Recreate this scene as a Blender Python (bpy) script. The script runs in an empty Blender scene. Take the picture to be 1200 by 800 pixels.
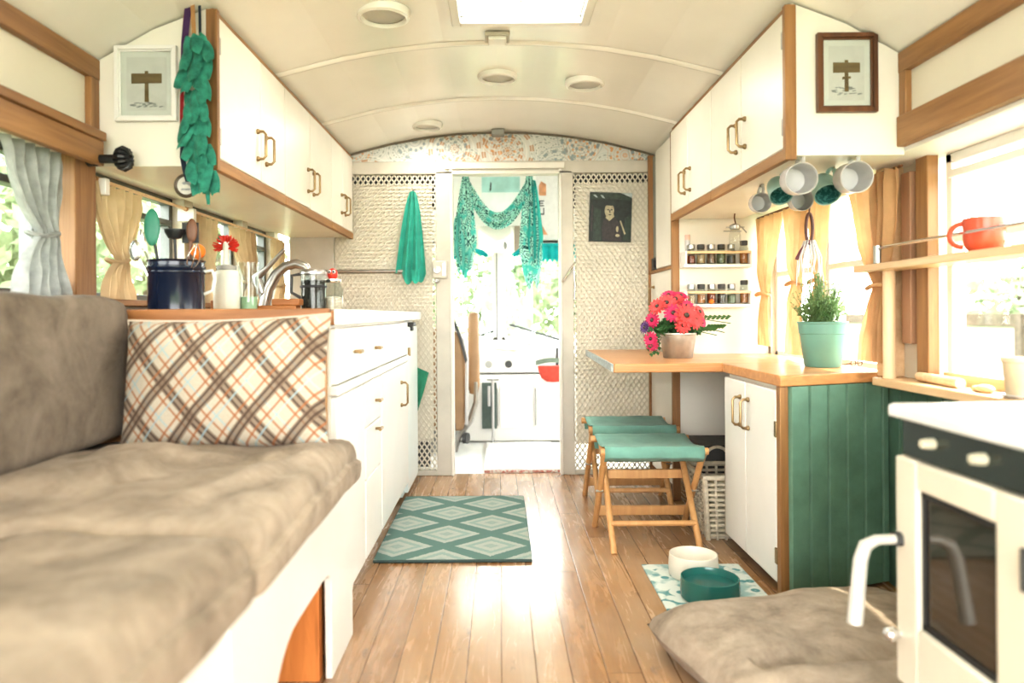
import bpy, bmesh, math, random
from mathutils import Vector, Matrix, noise as mnoise
random.seed(7)
PI = math.pi
C = bpy.context.scene.collection
V = Vector

# ------------------------------------------------------------------ materials
class NT:
    def __init__(s, name):
        s.m = bpy.data.materials.new(name); s.m.use_nodes = True
        s.t = s.m.node_tree; s.t.nodes.clear()
        s.out = s.t.nodes.new('ShaderNodeOutputMaterial')
    def n(s, ty, **kw):
        nd = s.t.nodes.new(ty)
        for k, v in kw.items(): setattr(nd, k, v)
        return nd
    def l(s, a, b): s.t.links.new(a, b)
    def put(s, sock, v):
        if isinstance(v, bpy.types.NodeSocket): s.l(v, sock)
        elif isinstance(v, (tuple, list)) and len(v) == 3 and sock.type == 'RGBA': sock.default_value = (*v, 1)
        else: sock.default_value = v
    def math(s, op, a, b=0.0, c=0.0):
        nd = s.n('ShaderNodeMath', operation=op)
        s.put(nd.inputs[0], a); s.put(nd.inputs[1], b); s.put(nd.inputs[2], c)
        return nd.outputs[0]
    def coord(s): return s.n('ShaderNodeTexCoord').outputs['Object']
    def xyz(s, vec):
        nd = s.n('ShaderNodeSeparateXYZ'); s.l(vec, nd.inputs[0]); return nd.outputs
    def comb(s, x, y, z=0.0):
        nd = s.n('ShaderNodeCombineXYZ')
        for i, v in enumerate((x, y, z)): s.put(nd.inputs[i], v)
        return nd.outputs[0]
    def scale(s, vec, sc):
        nd = s.n('ShaderNodeMapping'); s.l(vec, nd.inputs[0]); nd.inputs['Scale'].default_value = sc
        return nd.outputs[0]
    def noise(s, vec, scale=10, detail=4, rough=.55, dist=0.0):
        nd = s.n('ShaderNodeTexNoise'); s.l(vec, nd.inputs['Vector'])
        nd.inputs['Scale'].default_value = scale; nd.inputs['Detail'].default_value = detail
        nd.inputs['Roughness'].default_value = rough; nd.inputs['Distortion'].default_value = dist
        return nd.outputs['Fac']
    def white(s, vec):
        nd = s.n('ShaderNodeTexWhiteNoise'); s.l(vec, nd.inputs['Vector']); return nd.outputs['Value']
    def mix(s, f, a, b, blend='MIX'):
        nd = s.n('ShaderNodeMix', data_type='RGBA', blend_type=blend)
        s.put(nd.inputs[0], f); s.put(nd.inputs[6], a); s.put(nd.inputs[7], b)
        return nd.outputs[2]
    def ramp(s, f, lo, hi):
        nd = s.n('ShaderNodeMapRange'); s.put(nd.inputs[0], f)
        nd.inputs[1].default_value = lo; nd.inputs[2].default_value = hi
        return nd.outputs[0]
    def bump(s, h, strength=.2, dist=.01):
        nd = s.n('ShaderNodeBump'); s.l(h, nd.inputs['Height'])
        nd.inputs['Strength'].default_value = strength; nd.inputs['Distance'].default_value = dist
        return nd.outputs[0]
    def bsdf(s, col, rough=.5, metal=0.0, normal=None, spec=.5, **kw):
        b = s.n('ShaderNodeBsdfPrincipled')
        s.put(b.inputs['Base Color'], col); s.put(b.inputs['Roughness'], rough)
        b.inputs['Metallic'].default_value = metal; b.inputs['Specular IOR Level'].default_value = spec
        for k, v in kw.items(): s.put(b.inputs[k.replace('_', ' ')], v)
        if normal: s.l(normal, b.inputs['Normal'])
        return b
    def fin(s, b):
        s.l(b.outputs[0], s.out.inputs[0]); return s.m

def pbr(name, col, rough=.5, metal=0, var=.10, vs=9, bump=0, bs=80, spec=.5, **kw):
    t = NT(name); c = t.coord()
    f = t.ramp(t.noise(c, vs, 5), .3, .7)
    dark = tuple(x*(1-var*1.6) for x in col); lite = tuple(min(1, x*(1+var*.5)) for x in col)
    cc = t.mix(f, dark, lite)
    nm = t.bump(t.noise(c, bs, 3), bump, .006) if bump else None
    return t.fin(t.bsdf(cc, rough, metal, nm, spec, **kw))

def wood(name, c1, c2, axis='y', rough=.45, sc=1.0, knots=True):
    t = NT(name); c = t.coord()
    st = {'x': (2.5, 34, 34), 'y': (34, 2.5, 34), 'z': (34, 34, 2.5)}[axis]
    g = t.noise(t.scale(c, tuple(v*sc for v in st)), 1.0, 6, .65, .6)
    h = t.noise(t.scale(c, tuple(v*sc*.16 for v in st)), 1.0, 3, .5)
    f = t.math('ADD', t.math('MULTIPLY', t.ramp(g, .3, .7), .65), t.math('MULTIPLY', t.ramp(h, .3, .7), .35))
    col = t.mix(f, c1, c2)
    if knots:
        k = t.noise(t.scale(c, tuple(v*.25 for v in st)), 2.2, 2)
        col = t.mix(t.math('MULTIPLY', t.ramp(k, .66, .76), .6), col, tuple(v*.35 for v in c1))
    return t.fin(t.bsdf(col, rough, 0, t.bump(g, .15, .004)))

def cloth(name, col, rough=.9, transl=.0, var=.12, vs=14, weave=420):
    t = NT(name); c = t.coord()
    f = t.ramp(t.noise(c, vs, 5), .3, .7)
    cc = t.mix(f, tuple(x*(1-var*1.5) for x in col), tuple(min(1, x*(1+var*.4)) for x in col))
    nm = t.bump(t.noise(c, weave, 2), .25, .003)
    b = t.bsdf(cc, rough, 0, nm, .2, Sheen_Weight=.15)
    if transl:
        tr = t.n('ShaderNodeBsdfTranslucent'); t.put(tr.inputs[0], cc)
        mx = t.n('ShaderNodeMixShader'); mx.inputs[0].default_value = transl
        t.l(b.outputs[0], mx.inputs[1]); t.l(tr.outputs[0], mx.inputs[2])
        t.l(mx.outputs[0], t.out.inputs[0]); return t.m
    return t.fin(b)

def glass(name, tint=(.96, .98, .97), gloss=.10, rough=.02):
    t = NT(name); c = t.coord()
    tr = t.n('ShaderNodeBsdfTransparent'); gl = t.n('ShaderNodeBsdfGlossy')
    t.put(tr.inputs[0], t.mix(t.noise(c, 4, 2), tint, tuple(x*.97 for x in tint)))
    gl.inputs['Roughness'].default_value = rough
    fr = t.n('ShaderNodeLayerWeight'); fr.inputs[0].default_value = .5
    f = t.math('ADD', t.math('MULTIPLY', t.math('POWER', fr.outputs['Facing'], 4.0), .5), gloss*.3)
    mx = t.n('ShaderNodeMixShader'); t.l(f, mx.inputs[0])
    t.l(tr.outputs[0], mx.inputs[1]); t.l(gl.outputs[0], mx.inputs[2]); t.l(mx.outputs[0], t.out.inputs[0])
    return t.m

def m_floor():
    t = NT('plank_floor'); c = t.coord(); x, y, z = t.xyz(c)
    u = t.math('DIVIDE', x, .088); i = t.math('FLOOR', u); fu = t.math('FRACT', u)
    r = t.white(t.comb(i, 3.1, 0))
    v = t.math('ADD', t.math('DIVIDE', y, 1.45), t.math('MULTIPLY', r, 7)); j = t.math('FLOOR', v); fv = t.math('FRACT', v)
    r2 = t.white(t.comb(i, j, 5))
    g = t.noise(t.comb(t.math('ADD', t.math('MULTIPLY', x, 30), t.math('MULTIPLY', r2, 30)), t.math('MULTIPLY', y, 2.6), r2), 1, 7, .68, .9)
    col = t.mix(t.ramp(g, .3, .72), (.215, .098, .036), (.45, .245, .108))
    col = t.mix(t.ramp(r2, 0, 1), col, t.mix(.5, col, (.54, .33, .17)))
    kn = t.noise(t.comb(t.math('MULTIPLY', x, 24), t.math('MULTIPLY', y, 9), r2), 1, 3, .6)
    col = t.mix(t.math('MULTIPLY', t.ramp(kn, .63, .74), .75), col, (.10, .045, .018))
    worn = t.noise(t.scale(c, (1.6, .8, 1)), 2.0, 4)
    col = t.mix(t.math('MULTIPLY', t.ramp(worn, .38, .66), .38), col, (.58, .47, .37))
    e = t.math('MINIMUM', fu, t.math('SUBTRACT', 1, fu)); ev = t.math('MULTIPLY', t.math('MINIMUM', fv, t.math('SUBTRACT', 1, fv)), 16)
    gap = t.ramp(t.math('MINIMUM', e, ev), .008, .03)
    col = t.mix(gap, (.16, .075, .03), col)
    rough = t.math('ADD', .13, t.math('MULTIPLY', g, .26))
    return t.fin(t.bsdf(col, rough, 0, t.bump(t.math('ADD', t.math('MULTIPLY', g, .25), gap), .22, .003), .5, Coat_Weight=.35, Coat_Roughness=.16))

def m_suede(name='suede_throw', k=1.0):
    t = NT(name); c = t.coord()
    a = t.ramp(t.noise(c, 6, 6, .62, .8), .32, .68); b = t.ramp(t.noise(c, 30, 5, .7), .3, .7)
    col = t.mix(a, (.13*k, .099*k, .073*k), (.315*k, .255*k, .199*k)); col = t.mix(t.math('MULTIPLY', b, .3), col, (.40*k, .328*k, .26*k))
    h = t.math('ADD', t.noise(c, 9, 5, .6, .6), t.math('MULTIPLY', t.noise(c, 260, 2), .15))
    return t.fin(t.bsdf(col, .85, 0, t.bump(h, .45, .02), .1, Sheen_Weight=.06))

def m_plaid():
    t = NT('plaid_fabric'); c = t.coord(); x, y, z = t.xyz(c)
    s = 1/.088
    col = t.mix(t.noise(c, 200, 2), (.52, .465, .375), (.42, .37, .30))
    p = t.math('MULTIPLY', t.math('ADD', x, t.math('MULTIPLY', z, .87)), s*.62); q = t.math('MULTIPLY', t.math('SUBTRACT', x, t.math('MULTIPLY', z, .87)), s*.62)
    for w in (p, q):
        f = t.math('FRACT', w)
        def band(lo, hi, colr, op):
            nonlocal col
            m = t.math('MULTIPLY', t.math('GREATER_THAN', f, lo), t.math('LESS_THAN', f, hi))
            col = t.mix(t.math('MULTIPLY', m, op), col, colr)
        band(.00, .25, (.20, .14, .10), .74)
        band(.03, .08, (.07, .045, .035), .75)
        band(.16, .21, (.07, .045, .035), .75)
        band(.40, .45, (.33, .125, .05), .72)
        band(.86, .91, (.33, .125, .05), .72)
        band(.56, .60, (.30, .42, .46), .7)
    return t.fin(t.bsdf(col, .9, 0, t.bump(t.noise(c, 300, 2), .3, .003), .15))

def m_rug():
    t = NT('diamond_rug'); c = t.coord(); x, y, z = t.xyz(c)
    nz = t.math('MULTIPLY', t.math('SUBTRACT', t.noise(c, 160, 2), .5), .08)
    u = t.math('FRACT', t.math('ADD', t.math('DIVIDE', x, .36), .12)); v = t.math('FRACT', t.math('ADD', t.math('DIVIDE', y, .31), .5))
    d = t.math('ADD', t.math('ADD', t.math('ABSOLUTE', t.math('SUBTRACT', u, .5)), t.math('ABSOLUTE', t.math('SUBTRACT', v, .5))), nz)
    lite, dark = (.47, .50, .455), (.15, .245, .22)
    col = t.mix(t.math('GREATER_THAN', t.math('ABSOLUTE', t.math('SUBTRACT', d, .5)), .12), dark, lite)
    ring = t.math('LESS_THAN', t.math('ABSOLUTE', t.math('SUBTRACT', t.math('PINGPONG', d, .5), .24)), .045)
    col = t.mix(t.math('MULTIPLY', ring, .55), col, (.22, .36, .33))
    ctr = t.math('LESS_THAN', t.math('PINGPONG', d, .5), .09); col = t.mix(t.math('MULTIPLY', ctr, .5), col, (.25, .36, .33))
    ed = t.math('MAXIMUM', t.math('DIVIDE', t.math('ABSOLUTE', x), .295), t.math('DIVIDE', t.math('ABSOLUTE', y), .47))
    col = t.mix(t.math('GREATER_THAN', ed, .975), col, (.06, .085, .08))
    col = t.mix(t.math('MULTIPLY', t.noise(c, 90, 4), .5), col, t.mix(.5, col, (.1, .16, .15)))
    return t.fin(t.bsdf(col, .95, 0, t.bump(t.noise(c, 420, 2), .6, .004), .1))

def m_wallpaper():
    t = NT('floral_wallpaper'); c = t.coord(); x, y, z = t.xyz(c)
    p = t.comb(x, z, 0)
    col = t.mix(t.noise(c, 8, 2), (.66, .65, .61), (.55, .56, .54))
    for sc, rcol, dcol, off in ((4.4, (.62, .25, .05), (.66, .30, .09), 3.7), (3.4, (.20, .27, .30), (.20, .25, .28), 0), (6.2, (.25, .38, .37), (.34, .36, .33), 8.3), (2.6, (.80, .79, .74), (.45, .24, .12), 5.1)):
        pv = t.n('ShaderNodeVectorMath', operation='ADD'); t.l(p, pv.inputs[0]); pv.inputs[1].default_value = (off, off*.3, 0)
        vo = t.n('ShaderNodeTexVoronoi', voronoi_dimensions='2D'); t.l(pv.outputs[0], vo.inputs['Vector']); vo.inputs['Scale'].default_value = sc
        df = t.n('ShaderNodeVectorMath', operation='SUBTRACT'); t.l(pv.outputs[0], df.inputs[0]); t.l(vo.outputs['Position'], df.inputs[1])
        dx, dy, _ = t.xyz(df.outputs[0]); ang = t.math('ARCTAN2', dy, dx)
        d = vo.outputs['Distance']
        spoke = t.math('SINE', t.math('MULTIPLY', ang, 12)); ring = t.math('SINE', t.math('MULTIPLY', d, 40))
        near = t.math('LESS_THAN', d, .46)
        dots = t.math('MULTIPLY', t.math('GREATER_THAN', spoke, .05), t.math('GREATER_THAN', ring, .35))
        lines = t.math('GREATER_THAN', t.math('ABSOLUTE', ring), .93)
        col = t.mix(t.math('MULTIPLY', t.math('MULTIPLY', dots, near), .8), col, dcol)
        col = t.mix(t.math('MULTIPLY', t.math('MULTIPLY', lines, near), .35), col, rcol)
    return t.fin(t.bsdf(col, .6))

def m_print(name, base, ink, ink2, sc=30, rf=26):
    t = NT(name); c = t.coord()
    v = t.n('ShaderNodeTexVoronoi'); t.l(c, v.inputs['Vector']); v.inputs['Scale'].default_value = sc
    d = v.outputs['Distance']
    r = t.math('SINE', t.math('MULTIPLY', d, rf))
    col = t.mix(t.ramp(r, .2, .75), base, ink)
    col = t.mix(t.ramp(t.noise(c, sc*.6, 3), .52, .62), col, ink2)
    return t.m, t, col

def m_speckle(name, base, dot, sc=120, thr=.62, rough=.3, split=None):
    t = NT(name); c = t.coord(); x, y, z = t.xyz(c)
    f = t.ramp(t.noise(c, sc, 2), thr, thr+.05); col = t.mix(f, base, dot)
    return t.fin(t.bsdf(col, rough))

def m_screenprint(name, base, ink, ink2, sc, rough=.9, transl=0.0, rf=26):
    m, t, col = m_print(name, base, ink, ink2, sc, rf)
    b = t.bsdf(col, rough, 0, None, .2)
    if transl:
        tr = t.n('ShaderNodeBsdfTranslucent'); t.put(tr.inputs[0], col)
        mx = t.n('ShaderNodeMixShader'); mx.inputs[0].default_value = transl
        t.l(b.outputs[0], mx.inputs[1]); t.l(tr.outputs[0], mx.inputs[2]); t.l(mx.outputs[0], t.out.inputs[0]); return m
    return t.fin(b)

def m_leaf(name, a, b, transl=.35):
    t = NT(name); c = t.coord()
    col = t.mix(t.ramp(t.noise(c, 3.5, 5, .7), .3, .7), a, b)
    d = t.bsdf(col, .6, 0, None, .3); tr = t.n('ShaderNodeBsdfTranslucent'); t.put(tr.inputs[0], col)
    mx = t.n('ShaderNodeMixShader'); mx.inputs[0].default_value = transl
    t.l(d.outputs[0], mx.inputs[1]); t.l(tr.outputs[0], mx.inputs[2]); t.l(mx.outputs[0], t.out.inputs[0]); return t.m

M = {}
M['floor'] = m_floor()
M['ceil'] = pbr('gloss_white_ceiling', (.87, .85, .80), .2, 0, .03, 3)
M['wall'] = pbr('cream_wall', (.74, .69, .59), .55, 0, .03, 4)
M['white'] = pbr('white_cabinet_paint', (.76, .725, .655), .38, 0, .03, 5)
M['white2'] = pbr('bright_white_paint', (.80, .785, .75), .4, 0, .02, 5)
M['grey_frame'] = pbr('grey_painted_metal', (.56, .525, .46), .5, 0, .08, 7)
M['mesh'] = pbr('cream_expanded_metal', (.74, .69, .585), .45, 0, .06, 9)
M['backing'] = cloth('cream_backing_cloth', (.84, .79, .69), .9, .3, .06)
M['woody'] = wood('pine_trim_y', (.19, .085, .03), (.42, .225, .09), 'y')
M['woodz'] = wood('pine_trim_z', (.19, .085, .03), (.42, .225, .09), 'z')
M['woodx'] = wood('pine_trim_x', (.29, .13, .045), (.56, .31, .13), 'x')
M['butcher'] = wood('butcher_block_y', (.40, .17, .06), (.68, .37, .16), 'x', .28)
M['butcherd'] = wood('butcher_block_dark', (.20, .075, .022), (.44, .20, .07), 'x', .4)
M['orange_wood'] = wood('orange_wood', (.55, .17, .04), (.85, .36, .11), 'z', .4)
M['stool_wood'] = wood('stool_wood', (.48, .24, .09), (.70, .42, .19), 'z', .4, 1, False)
M['pale_wood'] = wood('pale_wood', (.62, .42, .24), (.80, .62, .42), 'z', .5, 1, False)
M['ledge_wood'] = wood('ledge_wood', (.62, .40, .22), (.82, .62, .40), 'y', .35, 1, False)
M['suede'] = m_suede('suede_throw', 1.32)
M['suede_shaded'] = m_suede('suede_shaded_throw', .74)  # same suede in a darker colour, standing in for shade on the backrest
M['plaid'] = m_plaid()
M['rug'] = m_rug()
M['paper'] = m_wallpaper()
M['brass'] = pbr('aged_brass', (.34, .24, .13), .35, .85, .15, 30)
M['steel'] = pbr('brushed_steel', (.42, .41, .39), .28, .9, .1, 30)
M['chrome'] = pbr('chrome', (.72, .72, .72), .15, .95, .03, 30)
M['black'] = pbr('black_metal', (.022, .022, .024), .4, .2, .2, 20)
M['blackgloss'] = pbr('black_enamel', (.018, .030, .026), .2, 0, .2, 20)
M['dark'] = pbr('dark_grey', (.07, .07, .07), .6, 0, .2, 20)
M['grey'] = pbr('grey_plastic', (.34, .34, .32), .5, 0, .08, 20)
M['teal_cloth'] = cloth('teal_cloth', (.06, .50, .40), .9, .25, .18)
M['teal_rag'] = cloth('teal_rag', (.045, .27, .20), .9, .1, .35, 40)
M['canvas'] = cloth('teal_canvas', (.20, .39, .33), .85, 0, .12)
M['green_board'] = pbr('green_boards', (.135, .245, .175), .5, 0, .14, 12, .15, 60)
M['green_dark'] = pbr('green_wall_boards', (.10, .185, .135), .5, 0, .14, 12)
M['green_pot'] = pbr('green_plastic', (.16, .33, .27), .45, 0, .06, 9)
M['galv'] = pbr('galvanised_metal', (.50, .47, .42), .35, .75, .18, 16)
M['cur_grey'] = cloth('grey_curtain', (.44, .45, .43), .9, .30, .2, 26)
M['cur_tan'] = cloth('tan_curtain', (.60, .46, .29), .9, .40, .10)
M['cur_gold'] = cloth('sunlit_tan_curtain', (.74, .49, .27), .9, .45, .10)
M['glass'] = glass('window_glass')
M['jarglass'] = glass('jar_glass', (.93, .95, .94), .08)
M['ovenglass'] = pbr('dark_oven_glass', (.055, .042, .028), .06, 0, .4, 5, 0, 80, .8)
M['enamel'] = pbr('navy_enamel', (.008, .014, .034), .15, 0, .15, 12)
M['stovewhite'] = pbr('cream_enamel', (.70, .64, .54), .3, 0, .04, 6)
M['stovetop'] = pbr('pale_stove_top', (.74, .75, .76), .25, 0, .03, 6)
M['wicker'] = pbr('pale_wicker', (.62, .55, .44), .7, 0, .2, 40)
M['red'] = pbr('red_plastic', (.55, .035, .02), .4, 0, .08, 20)
M['orange'] = pbr('orange_knit', (.75, .20, .02), .8, 0, .15, 60)
M['redmug'] = pbr('red_glaze', (.62, .10, .045), .25, 0, .1, 20)
M['mugwhite'] = pbr('white_glaze', (.52, .505, .50), .2, 0, .03, 20)
M['mugteal'] = pbr('sage_glaze', (.27, .40, .35), .3, 0, .06, 20)
M['mugdots'] = m_speckle('speckled_teal_glaze', (.03, .13, .13), (.12, .33, .30), 90, .5)
M['dotmat'] = m_screenprint('patterned_mat', (.62, .66, .62), (.10, .26, .27), (.32, .45, .44), 22, rf=8)
M['bowlwhite'] = pbr('cream_bowl', (.78, .73, .64), .3, 0, .04, 10)
M['bowlteal'] = pbr('teal_bowl', (.03, .16, .14), .12, 0, .1, 10)
M['brownseat'] = pbr('brown_vinyl', (.34, .21, .11), .45, 0, .1, 8)
M['shawl'] = m_screenprint('printed_shawl', (.46, .76, .67), (.02, .10, .10), (.10, .52, .46), 24, .9, .35, 22)
M['shag'] = cloth('white_shag', (.80, .78, .76), .95, 0, .1, 60)
M['tealfringe'] = cloth('turquoise_fabric', (.02, .45, .48), .9, .2, .2)
M['leaf1'] = m_leaf('tree_leaves_mid', (.07, .10, .045), (.26, .33, .17))
M['leaf2'] = m_leaf('tree_leaves_light', (.13, .17, .075), (.38, .43, .27))
M['herb'] = m_leaf('herb_leaves', (.08, .18, .05), (.40, .52, .26), .4)
M['flowerleaf'] = m_leaf('flower_leaves', (.03, .10, .03), (.10, .24, .09), .2)
M['bark'] = pbr('bark', (.14, .10, .07), .9, 0, .3, 15)
M['grass'] = pbr('lawn', (.17, .22, .09), .9, 0, .25, 2)
M['gravel'] = pbr('pale_gravel', (.42, .40, .37), .9, 0, .1, 3)
M['printpaper'] = pbr('print_paper', (.70, .67, .66), .6, 0, .05, 30)
M['printwood'] = wood('print_sign_wood', (.13, .08, .035), (.27, .18, .08), 'x', .6, 3)
M['printgrey'] = pbr('print_grey', (.36, .36, .37), .7, 0, .3, 60)
M['walnut'] = wood('walnut_frame', (.06, .022, .01), (.20, .085, .035), 'z', .35)
M['framewhite'] = pbr('white_frame', (.76, .74, .72), .35, 0, .03, 10)
M['photodark'] = pbr('photo_dark', (.012, .02, .015), .5, 0, .5, 40)
M['photomid'] = pbr('photo_mid', (.04, .03, .03), .5, 0, .4, 60)
M['photoskin'] = pbr('photo_skin', (.42, .37, .24), .4, 0, .25, 70)
M['photolight'] = pbr('photo_light', (.40, .45, .45), .4, 0, .2, 60)
M['pink'] = pbr('pink_petals', (.62, .03, .13), .6, 0, .2, 30)
M['coral'] = pbr('coral_petals', (.66, .075, .075), .6, 0, .2, 30)
M['purple'] = pbr('purple_petals', (.10, .045, .16), .6, 0, .2, 30)
M['purpleband'] = cloth('purple_band', (.07, .03, .10), .8)
M['crimson'] = cloth('crimson_band', (.30, .025, .03), .8)
M['navycord'] = cloth('navy_cord', (.02, .03, .05), .8)
M['navyprint'] = pbr('poster_ink', (.05, .05, .06), .6, 0, .1, 40)
M['skyposter'] = pbr('aqua_print', (.20, .52, .50), .6, 0, .15, 14)
M['peach'] = pbr('peach_print', (.62, .30, .16), .6, 0, .25, 20)
M['soap'] = pbr('milky_plastic', (.66, .68, .60), .35, 0, .05, 12, 0, 80, .5)
M['lichen'] = pbr('green_tint_plastic', (.35, .55, .36), .3, 0, .05, 12)
M['diffuser'] = cloth('milky_diffuser', (.92, .92, .90), .5, .75, .02)
for k, c in (('sp_red', (.30, .07, .035)), ('sp_brown', (.20, .10, .05)), ('sp_tan', (.50, .33, .17)), ('sp_green', (.18, .20, .10)), ('sp_dark', (.08, .055, .04)), ('sp_orange', (.55, .22, .07))):
    M[k] = pbr(k.replace('sp_', 'spice_'), c, .25, 0, .3, 90)

# ------------------------------------------------------------------ mesh builder
class MB:
    def __init__(s): s.v = []; s.f = []; s.k = []; s.mi = 0
    def add(s, vs, fs, mat=None):
        o = len(s.v)
        s.v += [mat @ V(p) if mat else V(p) for p in vs]
        s.f += [tuple(i+o for i in f) for f in fs]; s.k += [s.mi]*len(fs); return s
    def box(s, x0, x1, y0, y1, z0, z1, mat=None):
        if x0 > x1: x0, x1 = x1, x0
        if y0 > y1: y0, y1 = y1, y0
        if z0 > z1: z0, z1 = z1, z0
        p = [(x, y, z) for z in (z0, z1) for y in (y0, y1) for x in (x0, x1)]
        return s.add(p, [(0, 2, 3, 1), (4, 5, 7, 6), (0, 1, 5, 4), (2, 6, 7, 3), (0, 4, 6, 2), (1, 3, 7, 5)], mat)
    def tube(s, pts, r, n=10, cap=True, closed=False):
        pts = [V(p) for p in pts]; m = len(pts); rs = r if isinstance(r, (list, tuple)) else [r]*m
        vs = []; fs = []; up = None
        for i, p in enumerate(pts):
            if closed: d = pts[(i+1) % m]-pts[i-1]
            else: d = pts[min(i+1, m-1)]-pts[max(i-1, 0)]
            d = d.normalized() if d.length > 1e-9 else V((0, 0, 1))
            if up is None:
                a = V((0, 0, 1)) if abs(d.z) < .9 else V((1, 0, 0)); up = (a-d*a.dot(d)).normalized()
            else:
                up = up-d*up.dot(d); up = up.normalized() if up.length > 1e-6 else d.orthogonal().normalized()
            b = d.cross(up)
            for k in range(n):
                t = 2*PI*k/n; vs.append(p+(up*math.cos(t)+b*math.sin(t))*rs[i])
        for i in range(m if closed else m-1):
            for k in range(n):
                a = i*n+k; b2 = i*n+(k+1) % n; c = ((i+1) % m)*n+(k+1) % n; d2 = ((i+1) % m)*n+k
                fs.append((a, b2, c, d2))
        if cap and not closed: fs += [tuple(reversed(range(n))), tuple(range((m-1)*n, m*n))]
        return s.add(vs, fs)
    def lathe(s, prof, c=(0, 0, 0), n=24, mat=None, sx=1, sy=1, cap0=True, cap1=True):
        vs = []; fs = []; m = len(prof)
        for r, z in prof:
            for k in range(n):
                t = 2*PI*k/n; vs.append((c[0]+r*sx*math.cos(t), c[1]+r*sy*math.sin(t), c[2]+z))
        for i in range(m-1):
            for k in range(n):
                fs.append((i*n+k, i*n+(k+1) % n, (i+1)*n+(k+1) % n, (i+1)*n+k))
        if cap0 and prof[0][0] > 1e-5: fs.append(tuple(reversed(range(n))))
        if cap1 and prof[-1][0] > 1e-5: fs.append(tuple(range((m-1)*n, m*n)))
        return s.add(vs, fs, mat)
    def prism(s, poly, lo, hi, axis='z'):
        def q(a, b, h): return {'z': (a, b, h), 'x': (h, a, b), 'y': (a, h, b)}[axis]
        n = len(poly); vs = [q(a, b, lo) for a, b in poly]+[q(a, b, hi) for a, b in poly]
        fs = [tuple(reversed(range(n))), tuple(range(n, 2*n))]+[(i, (i+1) % n, n+(i+1) % n, n+i) for i in range(n)]
        return s.add(vs, fs)
    def grid(s, fn, nu, nv, mat=None):
        vs = [fn(i/nu, j/nv) for j in range(nv+1) for i in range(nu+1)]; w = nu+1
        return s.add(vs, [(j*w+i, j*w+i+1, (j+1)*w+i+1, (j+1)*w+i) for j in range(nv) for i in range(nu)], mat)
    def ball(s, c, r, nu=14, nv=9, mat=None):
        rx, ry, rz = r if isinstance(r, (tuple, list)) else (r, r, r); c = V(c)
        vs = [(c.x, c.y, c.z-rz)]; fs = []
        for j in range(1, nv):
            ph = -PI/2+PI*j/nv
            for i in range(nu):
                t = 2*PI*i/nu; vs.append((c.x+rx*math.cos(ph)*math.cos(t), c.y+ry*math.cos(ph)*math.sin(t), c.z+rz*math.sin(ph)))
        vs.append((c.x, c.y, c.z+rz)); top = len(vs)-1
        for i in range(nu):
            fs.append((0, 1+(i+1) % nu, 1+i)); fs.append((top, 1+(nv-2)*nu+i, 1+(nv-2)*nu+(i+1) % nu))
        for j in range(nv-2):
            for i in range(nu):
                a = 1+j*nu+i; b = 1+j*nu+(i+1) % nu; fs.append((a, b, b+nu, a+nu))
        return s.add(vs, fs, mat)
    def rbox(s, lo, hi, r, n=10, fn=None):
        lo, hi = V(lo), V(hi); c = (lo+hi)/2; h = (hi-lo)/2
        bm = bmesh.new(); bmesh.ops.create_cube(bm, size=2); bmesh.ops.subdivide_edges(bm, edges=bm.edges[:], cuts=n, use_grid_fill=True)
        vs = []
        for v in bm.verts:
            q = V([math.copysign(abs(a)**.75, a) for a in v.co])
            p = V((q.x*h.x, q.y*h.y, q.z*h.z))
            inn = V([max(-(h[i]-r), min(h[i]-r, p[i])) for i in range(3)])
            d = p-inn
            if d.length > 1e-6: p = inn+d.normalized()*r
            p = p+c
            if fn: p = fn(p)
            vs.append(p)
        bm.verts.index_update(); fs = [tuple(v.index for v in f.verts) for f in bm.faces]; bm.free()
        return s.add(vs, fs)

def mkmesh(name, mb, mats, smooth=True, off=V((0, 0, 0)), ang=38):
    me = bpy.data.meshes.new(name)
    me.from_pydata([v-off for v in mb.v], [], mb.f)
    for m in (mats if isinstance(mats, (list, tuple)) else [mats]): me.materials.append(M[m] if isinstance(m, str) else m)
    for p, k in zip(me.polygons, mb.k): p.material_index = k
    bm = bmesh.new(); bm.from_mesh(me); bmesh.ops.recalc_face_normals(bm, faces=bm.faces[:]); bm.to_mesh(me); bm.free()
    if smooth:
        for p in me.polygons: p.use_smooth = True
        me.set_sharp_from_angle(angle=math.radians(ang))
    return me

def bev(o, w, seg=2):
    if w:
        b = o.modifiers.new('bevel', 'BEVEL'); b.width = w; b.segments = seg; b.limit_method = 'ANGLE'; b.angle_limit = math.radians(40)
    return o

def tagit(o, label, cat, group=None, kind=None):
    o['label'] = label; o['category'] = cat
    if group: o['group'] = group
    if kind: o['kind'] = kind
    return o

class Thing:
    """An Empty at the thing's base; parts are given in world coordinates (world=True) or local ones."""
    def __init__(s, name, label, cat, loc, group=None, world=True, rot=None):
        s.o = bpy.data.objects.new(name, None); C.objects.link(s.o); s.o.empty_display_size = .05
        s.o.location = loc; s.loc = V(loc); s.world = world
        if rot: s.o.rotation_euler = rot
        tagit(s.o, label, cat, group)
    def part(s, name, mb, mats, bevel=0, parent=None, label=None, smooth=True, kind=None):
        o = bpy.data.objects.new(name, mkmesh(name, mb, mats, smooth, s.loc if s.world else V((0, 0, 0))))
        C.objects.link(o); o.parent = parent or s.o
        if label: o['label'] = label
        if kind: o['kind'] = kind
        return bev(o, bevel)

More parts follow.
